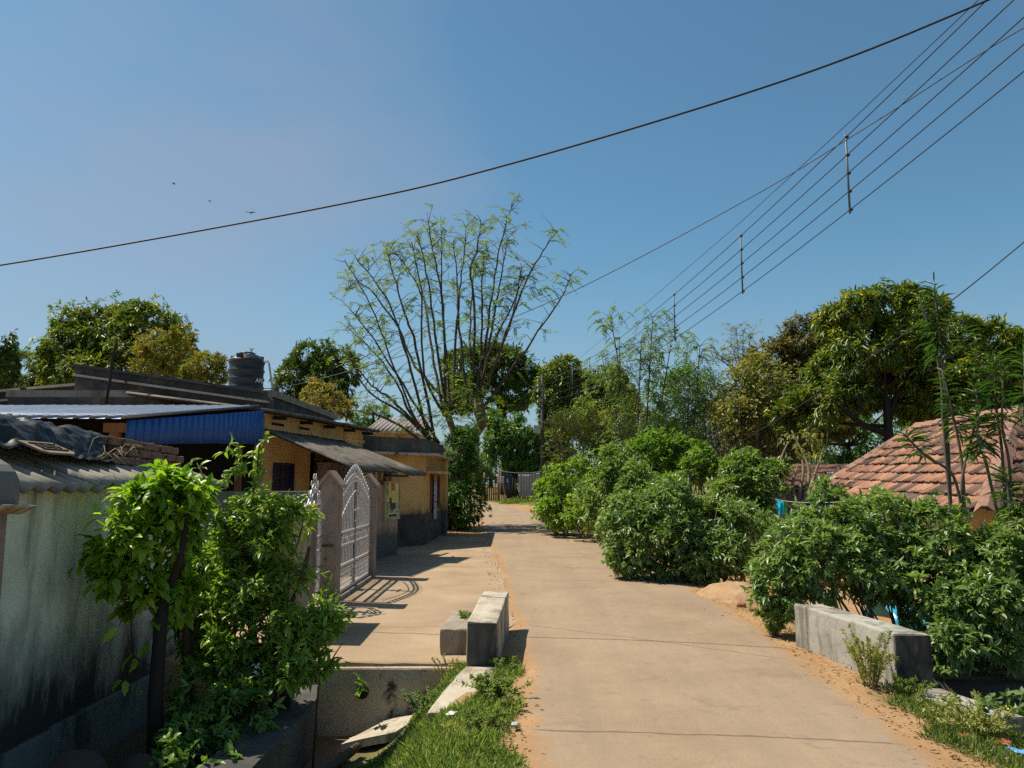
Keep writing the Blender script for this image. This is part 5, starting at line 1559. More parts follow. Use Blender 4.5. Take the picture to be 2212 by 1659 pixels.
simple_tree('mango_tree', 'round-topped mango tree behind the dark electric pole', 'tree', 1215, 55,
     [pxblob(1222, 810, 55, 46, 38), pxblob(1195, 850, 55, 40, 46), pxblob(1250, 845, 55, 42, 46), pxblob(1215, 900, 55, 52, 50), pxblob(1195, 960, 55, 40, 50)],
     (M['lf_mango'], BD), tr=.3, n=3200, k=7, Ln=.38, Wd=.12, droop=.5, sub=22, subr=.36)
simple_tree('mango_tree', 'second round mango tree right of the pole, behind the feathery saplings', 'tree', 1320, 50,
     [pxblob(1318, 835, 50, 46, 40), pxblob(1345, 870, 50, 40, 44), pxblob(1290, 880, 50, 40, 50), pxblob(1320, 930, 50, 56, 50)],
     (M['lf_mango'], BD), tr=.3, n=2800, k=7, Ln=.36, Wd=.115, droop=.5, sub=22, subr=.36)
for i, (x, y, Y, rx, ry) in enumerate(((1060, 1010, 110, 60, 30), (1000, 1000, 120, 60, 40), (1180, 1010, 115, 70, 40), (1400, 960, 90, 110, 60), (1560, 960, 90, 100, 60), (900, 990, 110, 80, 45), (1700, 960, 85, 90, 70), (760, 960, 110, 90, 50))):
    simple_tree('far_tree', ['pale far tree through the gap above the washing', 'pale far tree behind the trunk of the pruned tree', 'pale far tree behind the electric pole', 'far tree behind the feathery saplings', 'far tree behind the olive thicket', 'far tree behind the flat-roofed ochre house', 'far tree left of the large mango', 'far tree beyond the far tin roof'][i], 'tree', x, Y,
        [pxblob(x, y, Y, rx, ry), pxblob(x - rx * .6, y + 12, Y, rx * .6, ry * .7), pxblob(x + rx * .6, y + 10, Y, rx * .6, ry * .75)], (M['lf_far'], BM), tr=.3, n=700, k=6, Ln=.6, Wd=.2, twig=.08, group='far trees along the horizon')

# the pruned, many-stemmed tree
def z5(x, y, Y): return P((1300 + x * .6027) * .54, (800 + y * .6027) * .54, Y)
TY = 28.0
tb = base_of(985, TY)
t = thing('pruned_tree', 'tall pollarded tree with many long bare upright shoots and sparse yellow-green leaves', 'tree', tb)
m = MB()
K1, K2, K3 = z5(1010, 1370, TY), z5(745, 1640, TY), z5(820, 1440, TY)
fork = z5(880, 1700, TY)
m.tube([tb - V3((0, 0, .2)), tb + V3((-.05, 0, .9)), fork], [.34, .28, .24], 10)
m.tube([fork, z5(940, 1620, TY), z5(1040, 1490, TY), z5(1030, 1420, TY), K1 + V3((0, 0, .25))], [.22, .2, .19, .22, .17], 9)
m.tube([fork, z5(800, 1690, TY), K2], [.2, .15, .12], 8)
m.tube([fork, z5(860, 1560, TY), K3], [.18, .14, .12], 8)
m.build('trunk', M['bark_pale'], t)
shoots = [[(745, 1640), (640, 1530), (580, 1440), (440, 1080), (330, 700), (120, 400)], [(745, 1640), (560, 1400), (480, 1200), (340, 1000), (155, 850)],
 [(700, 1580), (620, 1250), (540, 900), (430, 620), (230, 410)], [(745, 1600), (620, 1000), (540, 750), (490, 560), (410, 330)], [(800, 1440), (720, 1000), (690, 660), (560, 450), (440, 300)],
 [(810, 1430), (735, 900), (690, 500), (600, 215)], [(815, 1430), (790, 800), (765, 480), (670, 130)], [(820, 1420), (800, 1000), (770, 550), (775, 190)], [(830, 1420), (860, 800), (890, 500), (940, 170)],
 [(965, 1350), (900, 850), (870, 560), (850, 270)], [(985, 1350), (1000, 800), (950, 460), (985, 330), (1045, 140)], [(1000, 1350), (1050, 900), (1080, 650), (1150, 300), (1245, 45)],
 [(1010, 1350), (1130, 850), (1160, 560), (1210, 250)], [(1025, 1370), (1200, 900), (1300, 560), (1430, 360), (1535, 200)], [(1045, 1390), (1230, 1150), (1400, 870), (1560, 630), (1640, 510)],
 [(1000, 1360), (1050, 1000), (1035, 600), (1040, 330)], [(745, 1640), (500, 1350), (300, 1230), (110, 1000)], [(745, 1650), (540, 1440), (260, 1270), (150, 1060)], [(880, 1400), (620, 1100), (540, 850), (330, 560), (125, 600)],
 [(750, 1600), (560, 1300), (330, 920), (160, 700)], [(1030, 1380), (1150, 1080), (1290, 780), (1310, 420)], [(800, 1440), (640, 1150), (620, 600), (585, 300)], [(1000, 1350), (930, 1000), (950, 700), (1010, 420)], [(745, 1660), (480, 1480), (250, 1420), (130, 1380)],
 [(1020, 1370), (1060, 1050), (1240, 700), (1330, 520)]]
sprP, sprD, sprPt, sprDt = [], [], [], []
m = MB(); mt = m
def smooth_path(pp, n=5): return spline(pp, n)
for si, sh in enumerate(shoots):
    dyo = random.uniform(-1.5, 1.5)
    sh = [(x * .68 + .32 * (sh[0][0] + (sh[-1][0] - sh[0][0]) * (sh[0][1] - y) / max(1, sh[0][1] - sh[-1][1])), y) for x, y in sh]
    pp = [z5(x, y, TY + dyo * min(1, i / 2)) for i, (x, y) in enumerate(sh)]
    pp = [p + V3((random.uniform(-.09, .09), 0, random.uniform(-.09, .09))) for p in pp]
    path = [p + V3((random.uniform(-.03, .03), random.uniform(-.03, .03), random.uniform(-.03, .03))) for p in smooth_path(pp, 5)]
    n = len(path)
    m.tube(path, [.056 * (1 - .82 * i / (n - 1)) + .004 for i in range(n)], 5)
    for i in range(2, n):
        f = i / (n - 1)
        for rep in range(4 if f > .3 else 1):
            if random.random() < .06 + .62 * f:
                p = path[i - 1].lerp(path[i], random.random())
                ax_ = (path[i] - path[i - 1]).normalized()
                d = V3((random.uniform(-1, 1), random.uniform(-1, 1), random.uniform(-.1, .8)))
                d = (d - ax_ * d.dot(ax_) * .5).normalized()
                ln = random.uniform(.35, 1.15) * (1.15 - .4 * f)
                e = p + d * ln + V3((0, 0, .1))
                mid = p.lerp(e, .5) + V3((0, 0, random.uniform(-.02, .12)))
                mt.tube([p, mid, e], [.014, .010, .006], 3)
                for q in range(0 if random.random() < .42 else random.randint(2, 4)):
                    s0 = mid.lerp(e, random.random())
                    dd = (d + V3((random.uniform(-1, 1), random.uniform(-1, 1), random.uniform(-.9, .3)))).normalized()
                    sprP.append(s0); sprD.append(dd)
    for q in range(5):
        sprP.append(path[-1 - random.randint(0, 2)]); sprD.append(V3((random.uniform(-1, 1), random.uniform(-1, 1), random.uniform(-.4, .6))))
for q in range(330):   # fuller foliage about the fork
    p = z5(random.gauss(880, 150), random.gauss(1330, 150), TY + random.gauss(0, 1.0))
    sprP.append(p); sprD.append(V3((random.uniform(-1, 1), random.uniform(-1, 1), random.uniform(-.5, .3))))
m.build('branching', M['bark'], t)
def feathers(Ps, Ds, Lr=.42, nl=9, ll=.085, lw=.036, droop=.22):
    Ps = np.array([tuple(p) for p in Ps]); Ds = unit(np.array([tuple(d) for d in Ds]))
    n = len(Ps); side = unit(np.cross(Ds, np.array([0, 0, 1.0]) + rng.normal(size=(n, 3)) * .25))
    up = np.cross(side, Ds)
    A, B, C = [], [], []
    Lr = Lr * rng.uniform(.6, 1.2, n)
    for k in range(nl):
        u = (k + 1) / nl
        base = Ps + Ds * (Lr * u)[:, None] - np.array([0, 0, 1.0]) * (droop * Lr * u * u)[:, None]
        for s_ in (-1, 1):
            A.append(base); B.append(side * s_ + Ds * .55 - np.array([0, 0, .25]) + rng.normal(size=(n, 3)) * .15); C.append(up + rng.normal(size=(n, 3)) * .3)
    return leaves(np.concatenate(A), np.concatenate(B), np.concatenate(C), ll * rng.uniform(.7, 1.2, n * nl * 2), lw)
V, F, r = feathers(sprP, sprD)
mesh_np('foliage', V, F, M['lf_moringa'], t, rnd=r)

def shrub(name, label, cat_, base, blobs, mats, n, k, Ln, Wd, stems=14, sr=.012, near=True, droop=.3, spread=1.0, extra=None, group=None, sub=14, subr=.42, tilt=.5, lo=None, inner=.2, flowers=0):
    base = V3(base)
    t = thing(name, label, cat_, base, group)
    m = MB()
    cs = [V3(b[0]) for b in blobs]
    for q in range(stems):
        b = blobs[q % len(blobs)]; c = V3(b[0]); d = V3(sphere(1)[0])
        tgt = c + V3((d.x * b[1][0] * .65, d.y * b[1][1] * .65, d.z * b[1][2] * .6))
        s0 = V3((c.x * .55 + base.x * .45 + random.uniform(-.12, .12), c.y * .55 + base.y * .45 + random.uniform(-.12, .12), 0)); s0.z = gzs(s0.x, s0.y) - .05
        if lo is not None: s0 = base + V3((random.uniform(-.1, .1), random.uniform(-.1, .1), -.05))
        lp, lr = limb(s0, tgt, sr * random.uniform(.8, 1.6), sr * .4, .10)
        m.tube(lp, lr, 5)
    m.build('stem', mats[1], t)
    p0, o0 = blob_points(blobs, n, sub, subr, inner)
    kp = p0[:, 2] > gz(p0[:, 0], p0[:, 1]) + .03
    p0, o0 = p0[kp], o0[kp]
    o0 = unit(o0 + np.array([0, 0, .35]))
    parts = [sprigs(p0, o0, k, Ln, Wd, spread, droop, near, jit=Ln * .12, tilt=tilt)]
    if extra: parts += extra
    V, F, r = cat(parts)
    mesh_np('foliage', V, F, mats[0], t, rnd=r, smooth=near)
    if flowers:
        i = rng.choice(len(p0), flowers, replace=False)
        up = o0[i][:, 2] > .1
        fp = p0[i][up] + o0[i][up] * Ln * .5
        V, F, r = sprigs(fp, o0[i][up], 5, .030, .020, 1.4, 0, False, jit=.002)
        mesh_np('blossom', V, F, M['flower'], t, rnd=r)
    return t

# ivy-choked bush at the foot of the pruned tree
Y_ = 26.5
shrub('roadside_bush', 'dark leafy bush wrapping the foot of the pruned tree at the left bend', 'bush', base_of(985, Y_),
  [pxblob(985, 985, Y_, 45, 42), pxblob(975, 1050, Y_, 44, 50), pxblob(1000, 1095, Y_, 46, 46), pxblob(1020, 1040, Y_, 24, 40), pxblob(960, 1110, Y_, 24, 36), pxblob(1005, 945, Y_, 34, 26)],
  (M['lf_vine'], BD), 1900, 7, .15, .045, 16, .03, False, .5)
sb = base_of(955, 25.2)
o = MB().tube([sb + V3((-.3, 0, .1)), sb + V3((0, 0, .25)), sb + V3((.15, 0, .5))], [.12, .10, .03], 8).build('tree_stump', M['bark_pale'], None, origin=sb); tag(o, 'pale cut stump at the foot of the dark roadside bush', 'stump')

# feathery saplings, right of the pole
for i, (bx, Y_, tips, lab) in enumerate(((1375, 25, [(1320, 690), (1300, 770)], 'left feathery sapling rising in front of the round mangoes'),
                                          (1385, 24.5, [(1410, 685), (1450, 738), (1385, 740)], 'tall feathery sapling with drooping sprays under the power lines'),
                                          (1480, 24, [(1512, 748), (1490, 815)], 'shorter feathery sapling right of the tall one'))):
    b = base_of(bx, Y_); t = thing('feathery_sapling', lab, 'sapling', b, 'feathery saplings')
    m = MB(); Ps, Ds = [], []
    for (x, y) in tips:
        e = P(x, y, Y_ + random.uniform(-.5, .5))
        path = spline([b, b.lerp(e, .45) + V3((random.uniform(-.15, .15), 0, .1)), e], 6)
        n = len(path); m.tube(path, [.05 * (1 - .85 * j / (n - 1)) + .004 for j in range(n)], 5)
        for j in range(5, n):
            for q in range(7 if j > 7 else 3):
                p = path[j]
                d = V3((random.uniform(-1, 1), random.uniform(-1, 1), random.uniform(-.2, .7))).normalized()
                e2 = p + d * random.uniform(.3, .75)
                m.tube([p, p.lerp(e2, .5) + V3((0, 0, .05)), e2], [.009, .007, .004], 3)
                for qq in range(2):
                    Ps.append(p.lerp(e2, random.uniform(.5, 1))); Ds.append(d + V3((random.uniform(-1, 1), random.uniform(-1, 1), random.uniform(-.9, .1))))
    m.build('stem', M['stem_grey'], t)
    V, F, r = feathers(Ps, Ds, .42, 9, .10, .042, .8)
    mesh_np('foliage', V, F, M['lf_soft'], t, rnd=r)

# scrub thicket of pale sticks
def thicket(name, label, bx, Y_, blobs, mats, n, k, Ln, Wd, sticks, box, sr=.018, group=None, stickmat=None):
    b = base_of(bx, Y_); t = thing(name, label, 'thicket', b, group)
    m = MB()
    for q in range(sticks):
        x0 = random.uniform(box[0], box[1]); y1 = random.uniform(box[2], box[3])
        a = base_of(x0, Y_ + random.uniform(-1, 1)); e = P(x0 + random.uniform(-60, 60), y1, Y_ + random.uniform(-1, 1))
        lp, lr = limb(a, e, sr * random.uniform(.8, 1.6), sr * .35, .08); m.tube(lp, lr, 4)
        for w in range(3):
            s0 = V3(lp[random.randint(3, 5)]); d = V3((random.uniform(-1, 1), random.uniform(-.6, .6), random.uniform(.0, .9))).normalized()
            m.tube([s0, s0 + d * random.uniform(.3, .9)], [sr * .4, sr * .2], 3)
    m.build('stem', stickmat or M['stem'], t)
    p0, o0 = blob_points(blobs, n, 18, .42, .3)
    kp = p0[:, 2] > gz(p0[:, 0], p0[:, 1]) + .1
    V, F, r = sprigs(p0[kp], o0[kp], k, Ln, Wd, 1.1, .3, False, jit=Ln * .5)
    mesh_np('foliage', V, F, mats, t, rnd=r)
thicket('stick_thicket', 'thicket of pale sticks with sparse olive leaves right of the pole', 1270, 27,
   [pxblob(1240, 900, 27, 55, 40), pxblob(1290, 930, 27, 60, 50), pxblob(1230, 970, 27, 50, 55), pxblob(1340, 960, 27, 50, 50), pxblob(1360, 900, 27, 45, 40), pxblob(1290, 1000, 27, 80, 50)], M['lf_scrub'], 1300, 6, .15, .06, 80, (1200, 1380, 880, 990), .024)
thicket('green_thicket', 'bushy green young trees between the feathery saplings and the brown mango', 1480, 28,
   [pxblob(1440, 850, 28, 45, 45), pxblob(1490, 830, 28, 45, 45), pxblob(1530, 850, 28, 40, 50), pxblob(1460, 910, 28, 60, 50), pxblob(1530, 920, 28, 60, 55), pxblob(1420, 930, 28, 40, 50)], M['lf_vine'], 1500, 6, .17, .055, 26, (1410, 1560, 830, 950), .025, stickmat=M['stem_grey'])
thicket('olive_thicket', 'olive-yellow thicket with bare grey branches before the brown mango', 1600, 23.5,
   [pxblob(1590, 850, 23.5, 50, 60), pxblob(1640, 830, 23.5, 60, 66), pxblob(1620, 920, 23.5, 80, 60), pxblob(1700, 880, 23.5, 50, 70), pxblob(1570, 930, 23.5, 50, 55), pxblob(1690, 960, 23.5, 60, 44)], M['lf_olive'], 2600, 6, .15, .055, 60, (1540, 1730, 790, 960), .026, stickmat=M['stem_grey'])
# bare twiggy treelet above it
b = base_of(1605, 24.5); t = thing('bare_treelet', 'nearly bare twiggy treelet poking above the olive thicket', 'treelet', b)
m = MB(); Ps, Ds = [], []
for (x, y) in ((1590, 712), (1605, 715), (1622, 722), (1635, 745), (1580, 745), (1560, 775), (1540, 770)):
    e = P(x, y, 24.5 + random.uniform(-.4, .4)); path = spline([b, P(1605, 850, 24.5), P((x + 1605) / 2, 790, 24.5), e], 5); n = len(path)
    m.tube(path, [.045 * (1 - .86 * j / (n - 1)) for j in range(n)], 5)
    for j in range(n - 6, n):
        for q in range(4):
            d = V3((random.uniform(-1, 1), random.uniform(-1, 1), random.uniform(0, .9))).normalized(); e2 = path[j] + d * random.uniform(.2, .5)
            m.tube([path[j], e2], [.008, .004], 3); Ps.append(e2); Ds.append(d)
m.build('stem', M['stem_grey'], t)
V, F, r = feathers(Ps, Ds, .2, 3, .09, .03); mesh_np('foliage', V, F, M['lf_olive'], t, rnd=r)

# the brown-flushed mango and the great mango
b = base_of(1700, 30)
simple_tree('mango_tree', 'mango tree flushed with rusty brown young leaves, left of the great mango', 'tree', 1720, 29,
   [pxblob(1735, 745, 29, 60, 60), pxblob(1700, 790, 29, 60, 56), pxblob(1780, 770, 29, 60, 60), pxblob(1760, 840, 29, 80, 60), pxblob(1680, 850, 29, 60, 50), pxblob(1720, 700, 29, 26, 24), pxblob(1800, 850, 29, 50, 50), pxblob(1640, 800, 29, 40, 46), pxblob(1800, 700, 29.5, 44, 36), pxblob(1670, 765, 29, 40, 40), pxblob(1790, 900, 30, 60, 44), pxblob(1690, 920, 30, 60, 40)],
   (M['lf_rust'], BD), tr=.2, n=3200, k=8, Ln=.24, Wd=.062, droop=.5, sub=11, subr=.42)
gb = base_of(1925, 21)
TT = [(gb - V3((0, 0, .3)), .17), (P(1922, 960, 21), .14), (P(1918, 920, 21), .115), (P(1916, 870, 21), .095), (P(1905, 845, 21), .08)]
gt = tree('great_mango', 'great mango tree with a dark forked trunk behind the tiled roof', 'tree', gb, TT,
   [pxblob(1845, 670, 21, 44, 44), pxblob(1905, 660, 21.4, 46, 40), pxblob(1870, 740, 21, 80, 60), pxblob(1955, 735, 21.3, 66, 60), pxblob(1795, 700, 21.6, 30, 36), pxblob(1830, 770, 21.2, 66, 56), pxblob(1810, 840, 21.6, 62, 40), pxblob(2000, 690, 21, 44, 64), pxblob(1960, 650, 21.3, 36, 34), pxblob(2000, 800, 21, 66, 50), pxblob(1760, 870, 21.6, 60, 40), pxblob(1850, 845, 22, 60, 46), pxblob(1985, 860, 22, 60, 44), pxblob(1790, 800, 22, 50, 50), pxblob(1720, 900, 22, 50, 36), pxblob(2040, 870, 22.4, 50, 40), pxblob(1900, 800, 22.5, 70, 46), pxblob(1830, 720, 21.4, 40, 40)],
   (M['lf_mango'], BD), n=5600, k=8, Ln=.23, Wd=.06, droop=.55, sub=11, subr=.44, twig=.035)
mm = MB(); lp = [P(1922, 938, 21), P(1880, 925, 20.9), P(1840, 900, 20.7), P(1812, 872, 20.6)]
mm.tube(spline(lp, 4), [.10 - .004 * i for i in range(13)], 8); mm.tube(spline([P(1918, 930, 21), P(1935, 860, 21), P(1965, 820, 21)], 4), [.08 - .005 * i for i in range(9)], 7)
mm.tube(spline([P(1845, 903, 20.7), P(1860, 880, 20.5), P(1850, 850, 20.4)], 4), [.07 - .005 * i for i in range(9)], 6)
mm.build('limb', BD, gt)
simple_tree('mango_tree', 'mango tree with yellow-tipped crown at the far right behind the tiled roof', 'tree', 2120, 20.5,
   [pxblob(2085, 725, 20.5, 46, 46), pxblob(2145, 745, 20.5, 50, 60), pxblob(2210, 780, 20.5, 60, 66), pxblob(2120, 820, 20.5, 80, 56), pxblob(2220, 860, 20.5, 70, 50), pxblob(2050, 850, 20.5, 60, 50), pxblob(2270, 770, 20.5, 50, 70)],
   (M['lf_mango'], BD), tr=.22, n=3600, k=8, Ln=.23, Wd=.06, droop=.5, sub=11, subr=.42)
simple_tree('shade_tree', 'light green bushy tree seen beneath the great mango limb', 'tree', 1830, 34,
   [pxblob(1820, 950, 34, 70, 55), pxblob(1740, 960, 34, 60, 55), pxblob(1895, 960, 34, 50, 40), pxblob(1960, 910, 36, 60, 50), pxblob(1680, 930, 35, 60, 60), pxblob(1780, 900, 35, 50, 40), pxblob(1840, 885, 33, 46, 30), pxblob(1960, 860, 33, 46, 36)], (M['lf_vine'], BM), tr=.14, n=2200, k=6, Ln=.26, Wd=.08)
simple_tree('shade_tree', 'dense dark tree filling the gap behind the tiled roof ridge', 'tree', 2080, 26,
   [pxblob(2060, 880, 26, 80, 60), pxblob(2160, 880, 26, 80, 60), pxblob(1990, 910, 26, 46, 40)], (M['lf_mango_d'], BD), tr=.16, n=1200, k=7, Ln=.24, Wd=.07)

# tall strap-leaved plants before the tiled house
def strap_plant(label, base, stems, heads, k=46, Ln=.25):
    b = V3(base); t = thing('strap_leaf_plant', label, 'plant', b, 'tall strap-leaved plants')
    m = MB(); A, B, C = [], [], []
    for pth, (hx0, hy0) in zip(stems, heads):
        path = spline([P(x, y, Y) for x, y, Y in pth], 6); n = len(path)
        path[0].z = gzs(path[0].x, path[0].y) - .05
        m.tube(path, [.022 * (1 - .5 * j / (n - 1)) for j in range(n)], 6)
        tip = path[-1]
        hl = hy0; # head length in metres
        for q in range(int(k * hx0)):
            u = random.random() ** .8; a = random.uniform(0, 2 * math.pi)
            p = tip - (path[-1] - path[-3]).normalized() * hl * u
            lift = .75 - 1.25 * u
            A.append(p); B.append((math.cos(a), math.sin(a), lift + random.uniform(-.2, .2))); C.append((-math.cos(a) * lift, -math.sin(a) * lift, 1))
    m.build('stem', M['stem_grey'], t)
    n = len(A); V, F, r = leaves(np.array([tuple(p) for p in A]), np.array(B), np.array(C), Ln * rng.uniform(.6, 1.1, n), .021 * np.ones(n), True)
    mesh_np('foliage', V, F, M['lf_spike'], t, rnd=r, smooth=True)
strap_plant('tallest strap-leaved plant, twin heads above the great mango', base_of(2055, 9.6), [[(2055, 1150, 9.6), (2040, 900, 9.6), (2022, 760, 9.6), (1985, 640, 9.6)], [(2056, 1150, 9.6), (2045, 900, 9.6), (2030, 740, 9.55), (2018, 612, 9.5)], [(2058, 1150, 9.6), (2035, 860, 9.6), (2050, 720, 9.7), (2040, 690, 9.7)]], [(1.6, .8), (1.7, .9), (2.2, 1.0)])
strap_plant('forked strap-leaved plant before the middle of the tiled roof', base_of(2085, 9.3), [[(2085, 1170, 9.3), (2078, 1000, 9.3), (2050, 860, 9.3), (2036, 800, 9.3)], [(2085, 1170, 9.3), (2078, 1040, 9.3), (2110, 900, 9.2), (2108, 840, 9.2)], [(2085, 1150, 9.3), (2060, 1030, 9.2), (2000, 985, 9.1), (1950, 935, 9.0)]], [(1.6, .8), (1.7, .75), (.8, .4)])
strap_plant('strap-leaved plant with a long drooping head near the roof apex', base_of(2180, 9.2), [[(2175, 1160, 9.2), (2165, 980, 9.2), (2150, 860, 9.2), (2150, 770, 9.2)], [(2165, 1160, 9.2), (2130, 1000, 9.1), (2112, 950, 9.1), (2115, 880, 9.1)], [(2190, 1160, 9.2), (2180, 1000, 9.2), (2165, 920, 9.1), (2168, 790, 9.1)]], [(1.4, .7), (1.4, .6), (1.7, .9)])
strap_plant('short strap-leaved plant at the near hip of the tiled roof', base_of(2180, 8.8), [[(2185, 1170, 8.8), (2180, 1080, 8.8), (2172, 1020, 8.8)], [(2210, 1180, 8.8), (2215, 1000, 8.8), (2212, 760, 8.8)]], [(1.5, .5), (1.7, .8)])

# glossy roadside bushes on the right
Y1 = 8.9
R1 = [pxblob(1720, 1205, Y1, 80, 82), pxblob(1810, 1140, Y1 + .2, 85, 80), pxblob(1700, 1265, Y1 - .2, 62, 62), pxblob(1900, 1130, Y1 + .3, 80, 72), pxblob(1800, 1225, Y1, 95, 80), pxblob(1910, 1215, Y1, 90, 90),
      pxblob(2010, 1170, Y1 + .2, 85, 85), pxblob(2110, 1185, Y1, 85, 85), pxblob(2200, 1200, Y1, 80, 95), pxblob(2020, 1285, Y1 - .3, 85, 80), pxblob(2120, 1305, Y1 - .4, 85, 80), pxblob(2210, 1310, Y1 - .2, 80, 80), pxblob(2060, 1385, Y1 - .6, 85, 62), pxblob(2150, 1400, Y1 - .5, 60, 50), pxblob(2300, 1230, Y1, 80, 90)]
shrub('glossy_bush', 'biggest glossy green bush behind the right parapet, dotted with white flowers', 'bush', (4.7, 8.6, gzs(4.7, 8.6)), R1, (M['lf_jas'], M['stem_grey']), 5200, 8, .108, .036, 70, .013, True, .28, 1.0, inner=.22, sub=16, flowers=26)
Y2 = 13.8
R2 = [pxblob(1380, 1120, Y2, 68, 62), pxblob(1450, 1105, Y2, 72, 62), pxblob(1530, 1125, Y2, 76, 66), pxblob(1370, 1185, Y2 - .2, 66, 56), pxblob(1450, 1190, Y2 - .3, 80, 62), pxblob(1545, 1195, Y2 - .2, 76, 60), pxblob(1600, 1150, Y2 + .3, 50, 62), pxblob(1490, 1215, Y2 - .3, 70, 40)]
shrub('glossy_bush', 'wide glossy green bush beside the road in the middle right', 'bush', (3.0, 13.3, gzs(3, 13.3)), R2, (M['lf_jas'], M['stem_grey']), 4800, 7, .118, .038, 30, .014, True, .3, inner=.18, sub=18)
R3 = [pxblob(1340, 1010, 19, 56, 48), pxblob(1300, 1060, 19, 46, 56), pxblob(1380, 1050, 18.5, 66, 56), pxblob(1320, 1120, 18.5, 50, 40), pxblob(1430, 1060, 18, 50, 46)]
shrub('glossy_bush', 'glossy dark green bush rising behind the wide roadside bush', 'bush', base_of(1340, 19), R3, (M['lf_jas'], M['stem_grey']), 2300, 7, .14, .045, 14, .018, False, .3)
R4 = [pxblob(1200, 1050, 24.5, 48, 44), pxblob(1240, 1040, 24, 50, 50), pxblob(1215, 1100, 24, 60, 44), pxblob(1275, 1100, 22.5, 52, 46), pxblob(1180, 1090, 24.5, 30, 44)]
shrub('roadside_bush', 'small-leaved bush at the right bend beside the striped bedsheet', 'bush', base_of(1220, 24), R4, (M['lf_fine'], M['stem_grey']), 2300, 7, .13, .05, 14, .02, False, .3)
R5 = [pxblob(1610, 1025, 16.4, 56, 46), pxblob(1650, 1050, 16.2, 52, 50), pxblob(1580, 1065, 16.2, 46, 40), pxblob(1630, 1100, 16, 56, 40)]
shrub('glossy_bush', 'glossy bush by the turquoise cloth, left of the tiled hut', 'bush', base_of(1620, 16.4), R5, (M['lf_jas'], M['stem_grey']), 1900, 7, .125, .042, 14, .016, False, .3)
R6 = [pxblob(1400, 965, 20.5, 38, 28), pxblob(1440, 955, 20.5, 48, 30), pxblob(1470, 985, 20.5, 40, 36), pxblob(1420, 1000, 20.5, 46, 34)]
shrub('bright_bush', 'bright yellow-green bush behind the wide roadside bush', 'bush', base_of(1440, 20.5), R6, (M['lf_light'], M['stem_grey']), 900, 7, .16, .05, 8, .02, False, .45)
R7 = [pxblob(1515, 985, 19.5, 26, 24), pxblob(1500, 1010, 19.5, 26, 24), pxblob(1530, 1020, 19.5, 34, 40)]
shrub('bright_bush', 'small bright green bush by the grey shed panel', 'bush', base_of(1515, 19.5), R7, (M['lf_light'], M['stem_grey']), 380, 7, .15, .05, 6, .02, False, .4)
o = MB().prism([P(1468, 992, 21.5), P(1498, 990, 21.5), P(1498, 1008, 21.5), P(1468, 1010, 21.5)], (.0, .1, 0)).build('shed_panel', M['grey_wall']); tag(o, 'small grey panel showing between the bright bushes', 'panel')
# gnarled bare plant by the washing
b = base_of(1725, 15.8); t = thing('gnarled_plant', 'gnarled leafless plant with thick pale branches by the tiled eave', 'plant', b)
m = MB()
for pth in ([(1722, 1130), (1718, 1070), (1690, 1040), (1685, 1000), (1700, 960)], [(1725, 1130), (1728, 1060), (1735, 1020), (1732, 985)], [(1728, 1130), (1740, 1065), (1748, 1020), (1735, 980), (1710, 930)], [(1720, 1100), (1700, 1060), (1672, 1035)], [(1735, 1090), (1752, 1050), (1765, 1010), (1780, 975)], [(1722, 1090), (1712, 1050), (1722, 1010)]):
    path = spline([P(x, y, 15.8 + .2 * i % 2) for i, (x, y) in enumerate(pth)], 5); n = len(path)
    m.tube(path, [.055 * (1 - .7 * j / (n - 1)) for j in range(n)], 6)
m.build('branch', M['stem'], t)
pp = np.array([tuple(P(random.uniform(1680, 1780), random.uniform(925, 1000), 15.8 + random.uniform(-.4, .4))) for _ in range(60)])
V, F, r = sprigs(pp, sphere(60), 4, .13, .045, 1, .6, False); mesh_np('foliage', V, F, M['lf_olive'], t, rnd=r)
# ------------------------------------------------------------------ foreground shrubs by the drain
YA = 6.0
A0 = P(338, 1640, 5.85); A0.z = gzs(A0.x, A0.y)
t = thing('broadleaf_shrub', 'large-leaved bright green shrub on a thick dark trunk against the shed wall', 'shrub', A0)
m = MB()
m.tube([A0 - V3((0, 0, .1)), P(336, 1500, 5.9), P(345, 1380, 5.95), P(350, 1290, 6.0)], [.062, .052, .048, .052], 10)
for q in ([(350, 1300), (310, 1220), (270, 1150), (255, 1090)], [(350, 1300), (340, 1200), (330, 1100), (320, 1030)], [(350, 1300), (385, 1220), (400, 1130), (385, 1060)], [(345, 1310), (290, 1260), (245, 1220), (215, 1190)], [(350, 1290), (300, 1180), (350, 1080), (365, 1020)]):
    pth = spline([P(x, y, YA + random.uniform(-.15, .15) * (i > 0)) for i, (x, y) in enumerate(q)], 4); n = len(pth)
    m.tube(pth, [.034 * (1 - .75 * j / (n - 1)) for j in range(n)], 6)
m.tube(spline([P(285, 1300, 5.8), P(285, 1400, 5.75), P(300, 1425, 5.75), P(330, 1440, 5.8)], 5), .006, 5)
m.build('trunk', M['bark_dark'], t)
BA = [pxblob(300, 1090, YA, 62, 52), pxblob(365, 1075, YA, 58, 52), pxblob(260, 1160, YA - .1, 56, 52), pxblob(330, 1160, YA, 66, 56), pxblob(400, 1130, YA + .1, 42, 52), pxblob(255, 1225, YA - .1, 44, 44), pxblob(320, 1250, YA, 50, 42), pxblob(340, 1040, YA, 42, 30), pxblob(310, 1310, YA, 36, 30), pxblob(385, 1280, YA + .1, 40, 40), pxblob(420, 1220, YA + .2, 34, 44), pxblob(420, 1060, YA + .1, 40, 36)]
p0, o0 = blob_points(BA, 560, 10, .5, .25)
o0 = unit(o0 + np.array([0, 0, .3]))
parts = [sprigs(p0, o0, 6, .128, .056, 1.05, .32, True, jit=.012, tilt=.35)]
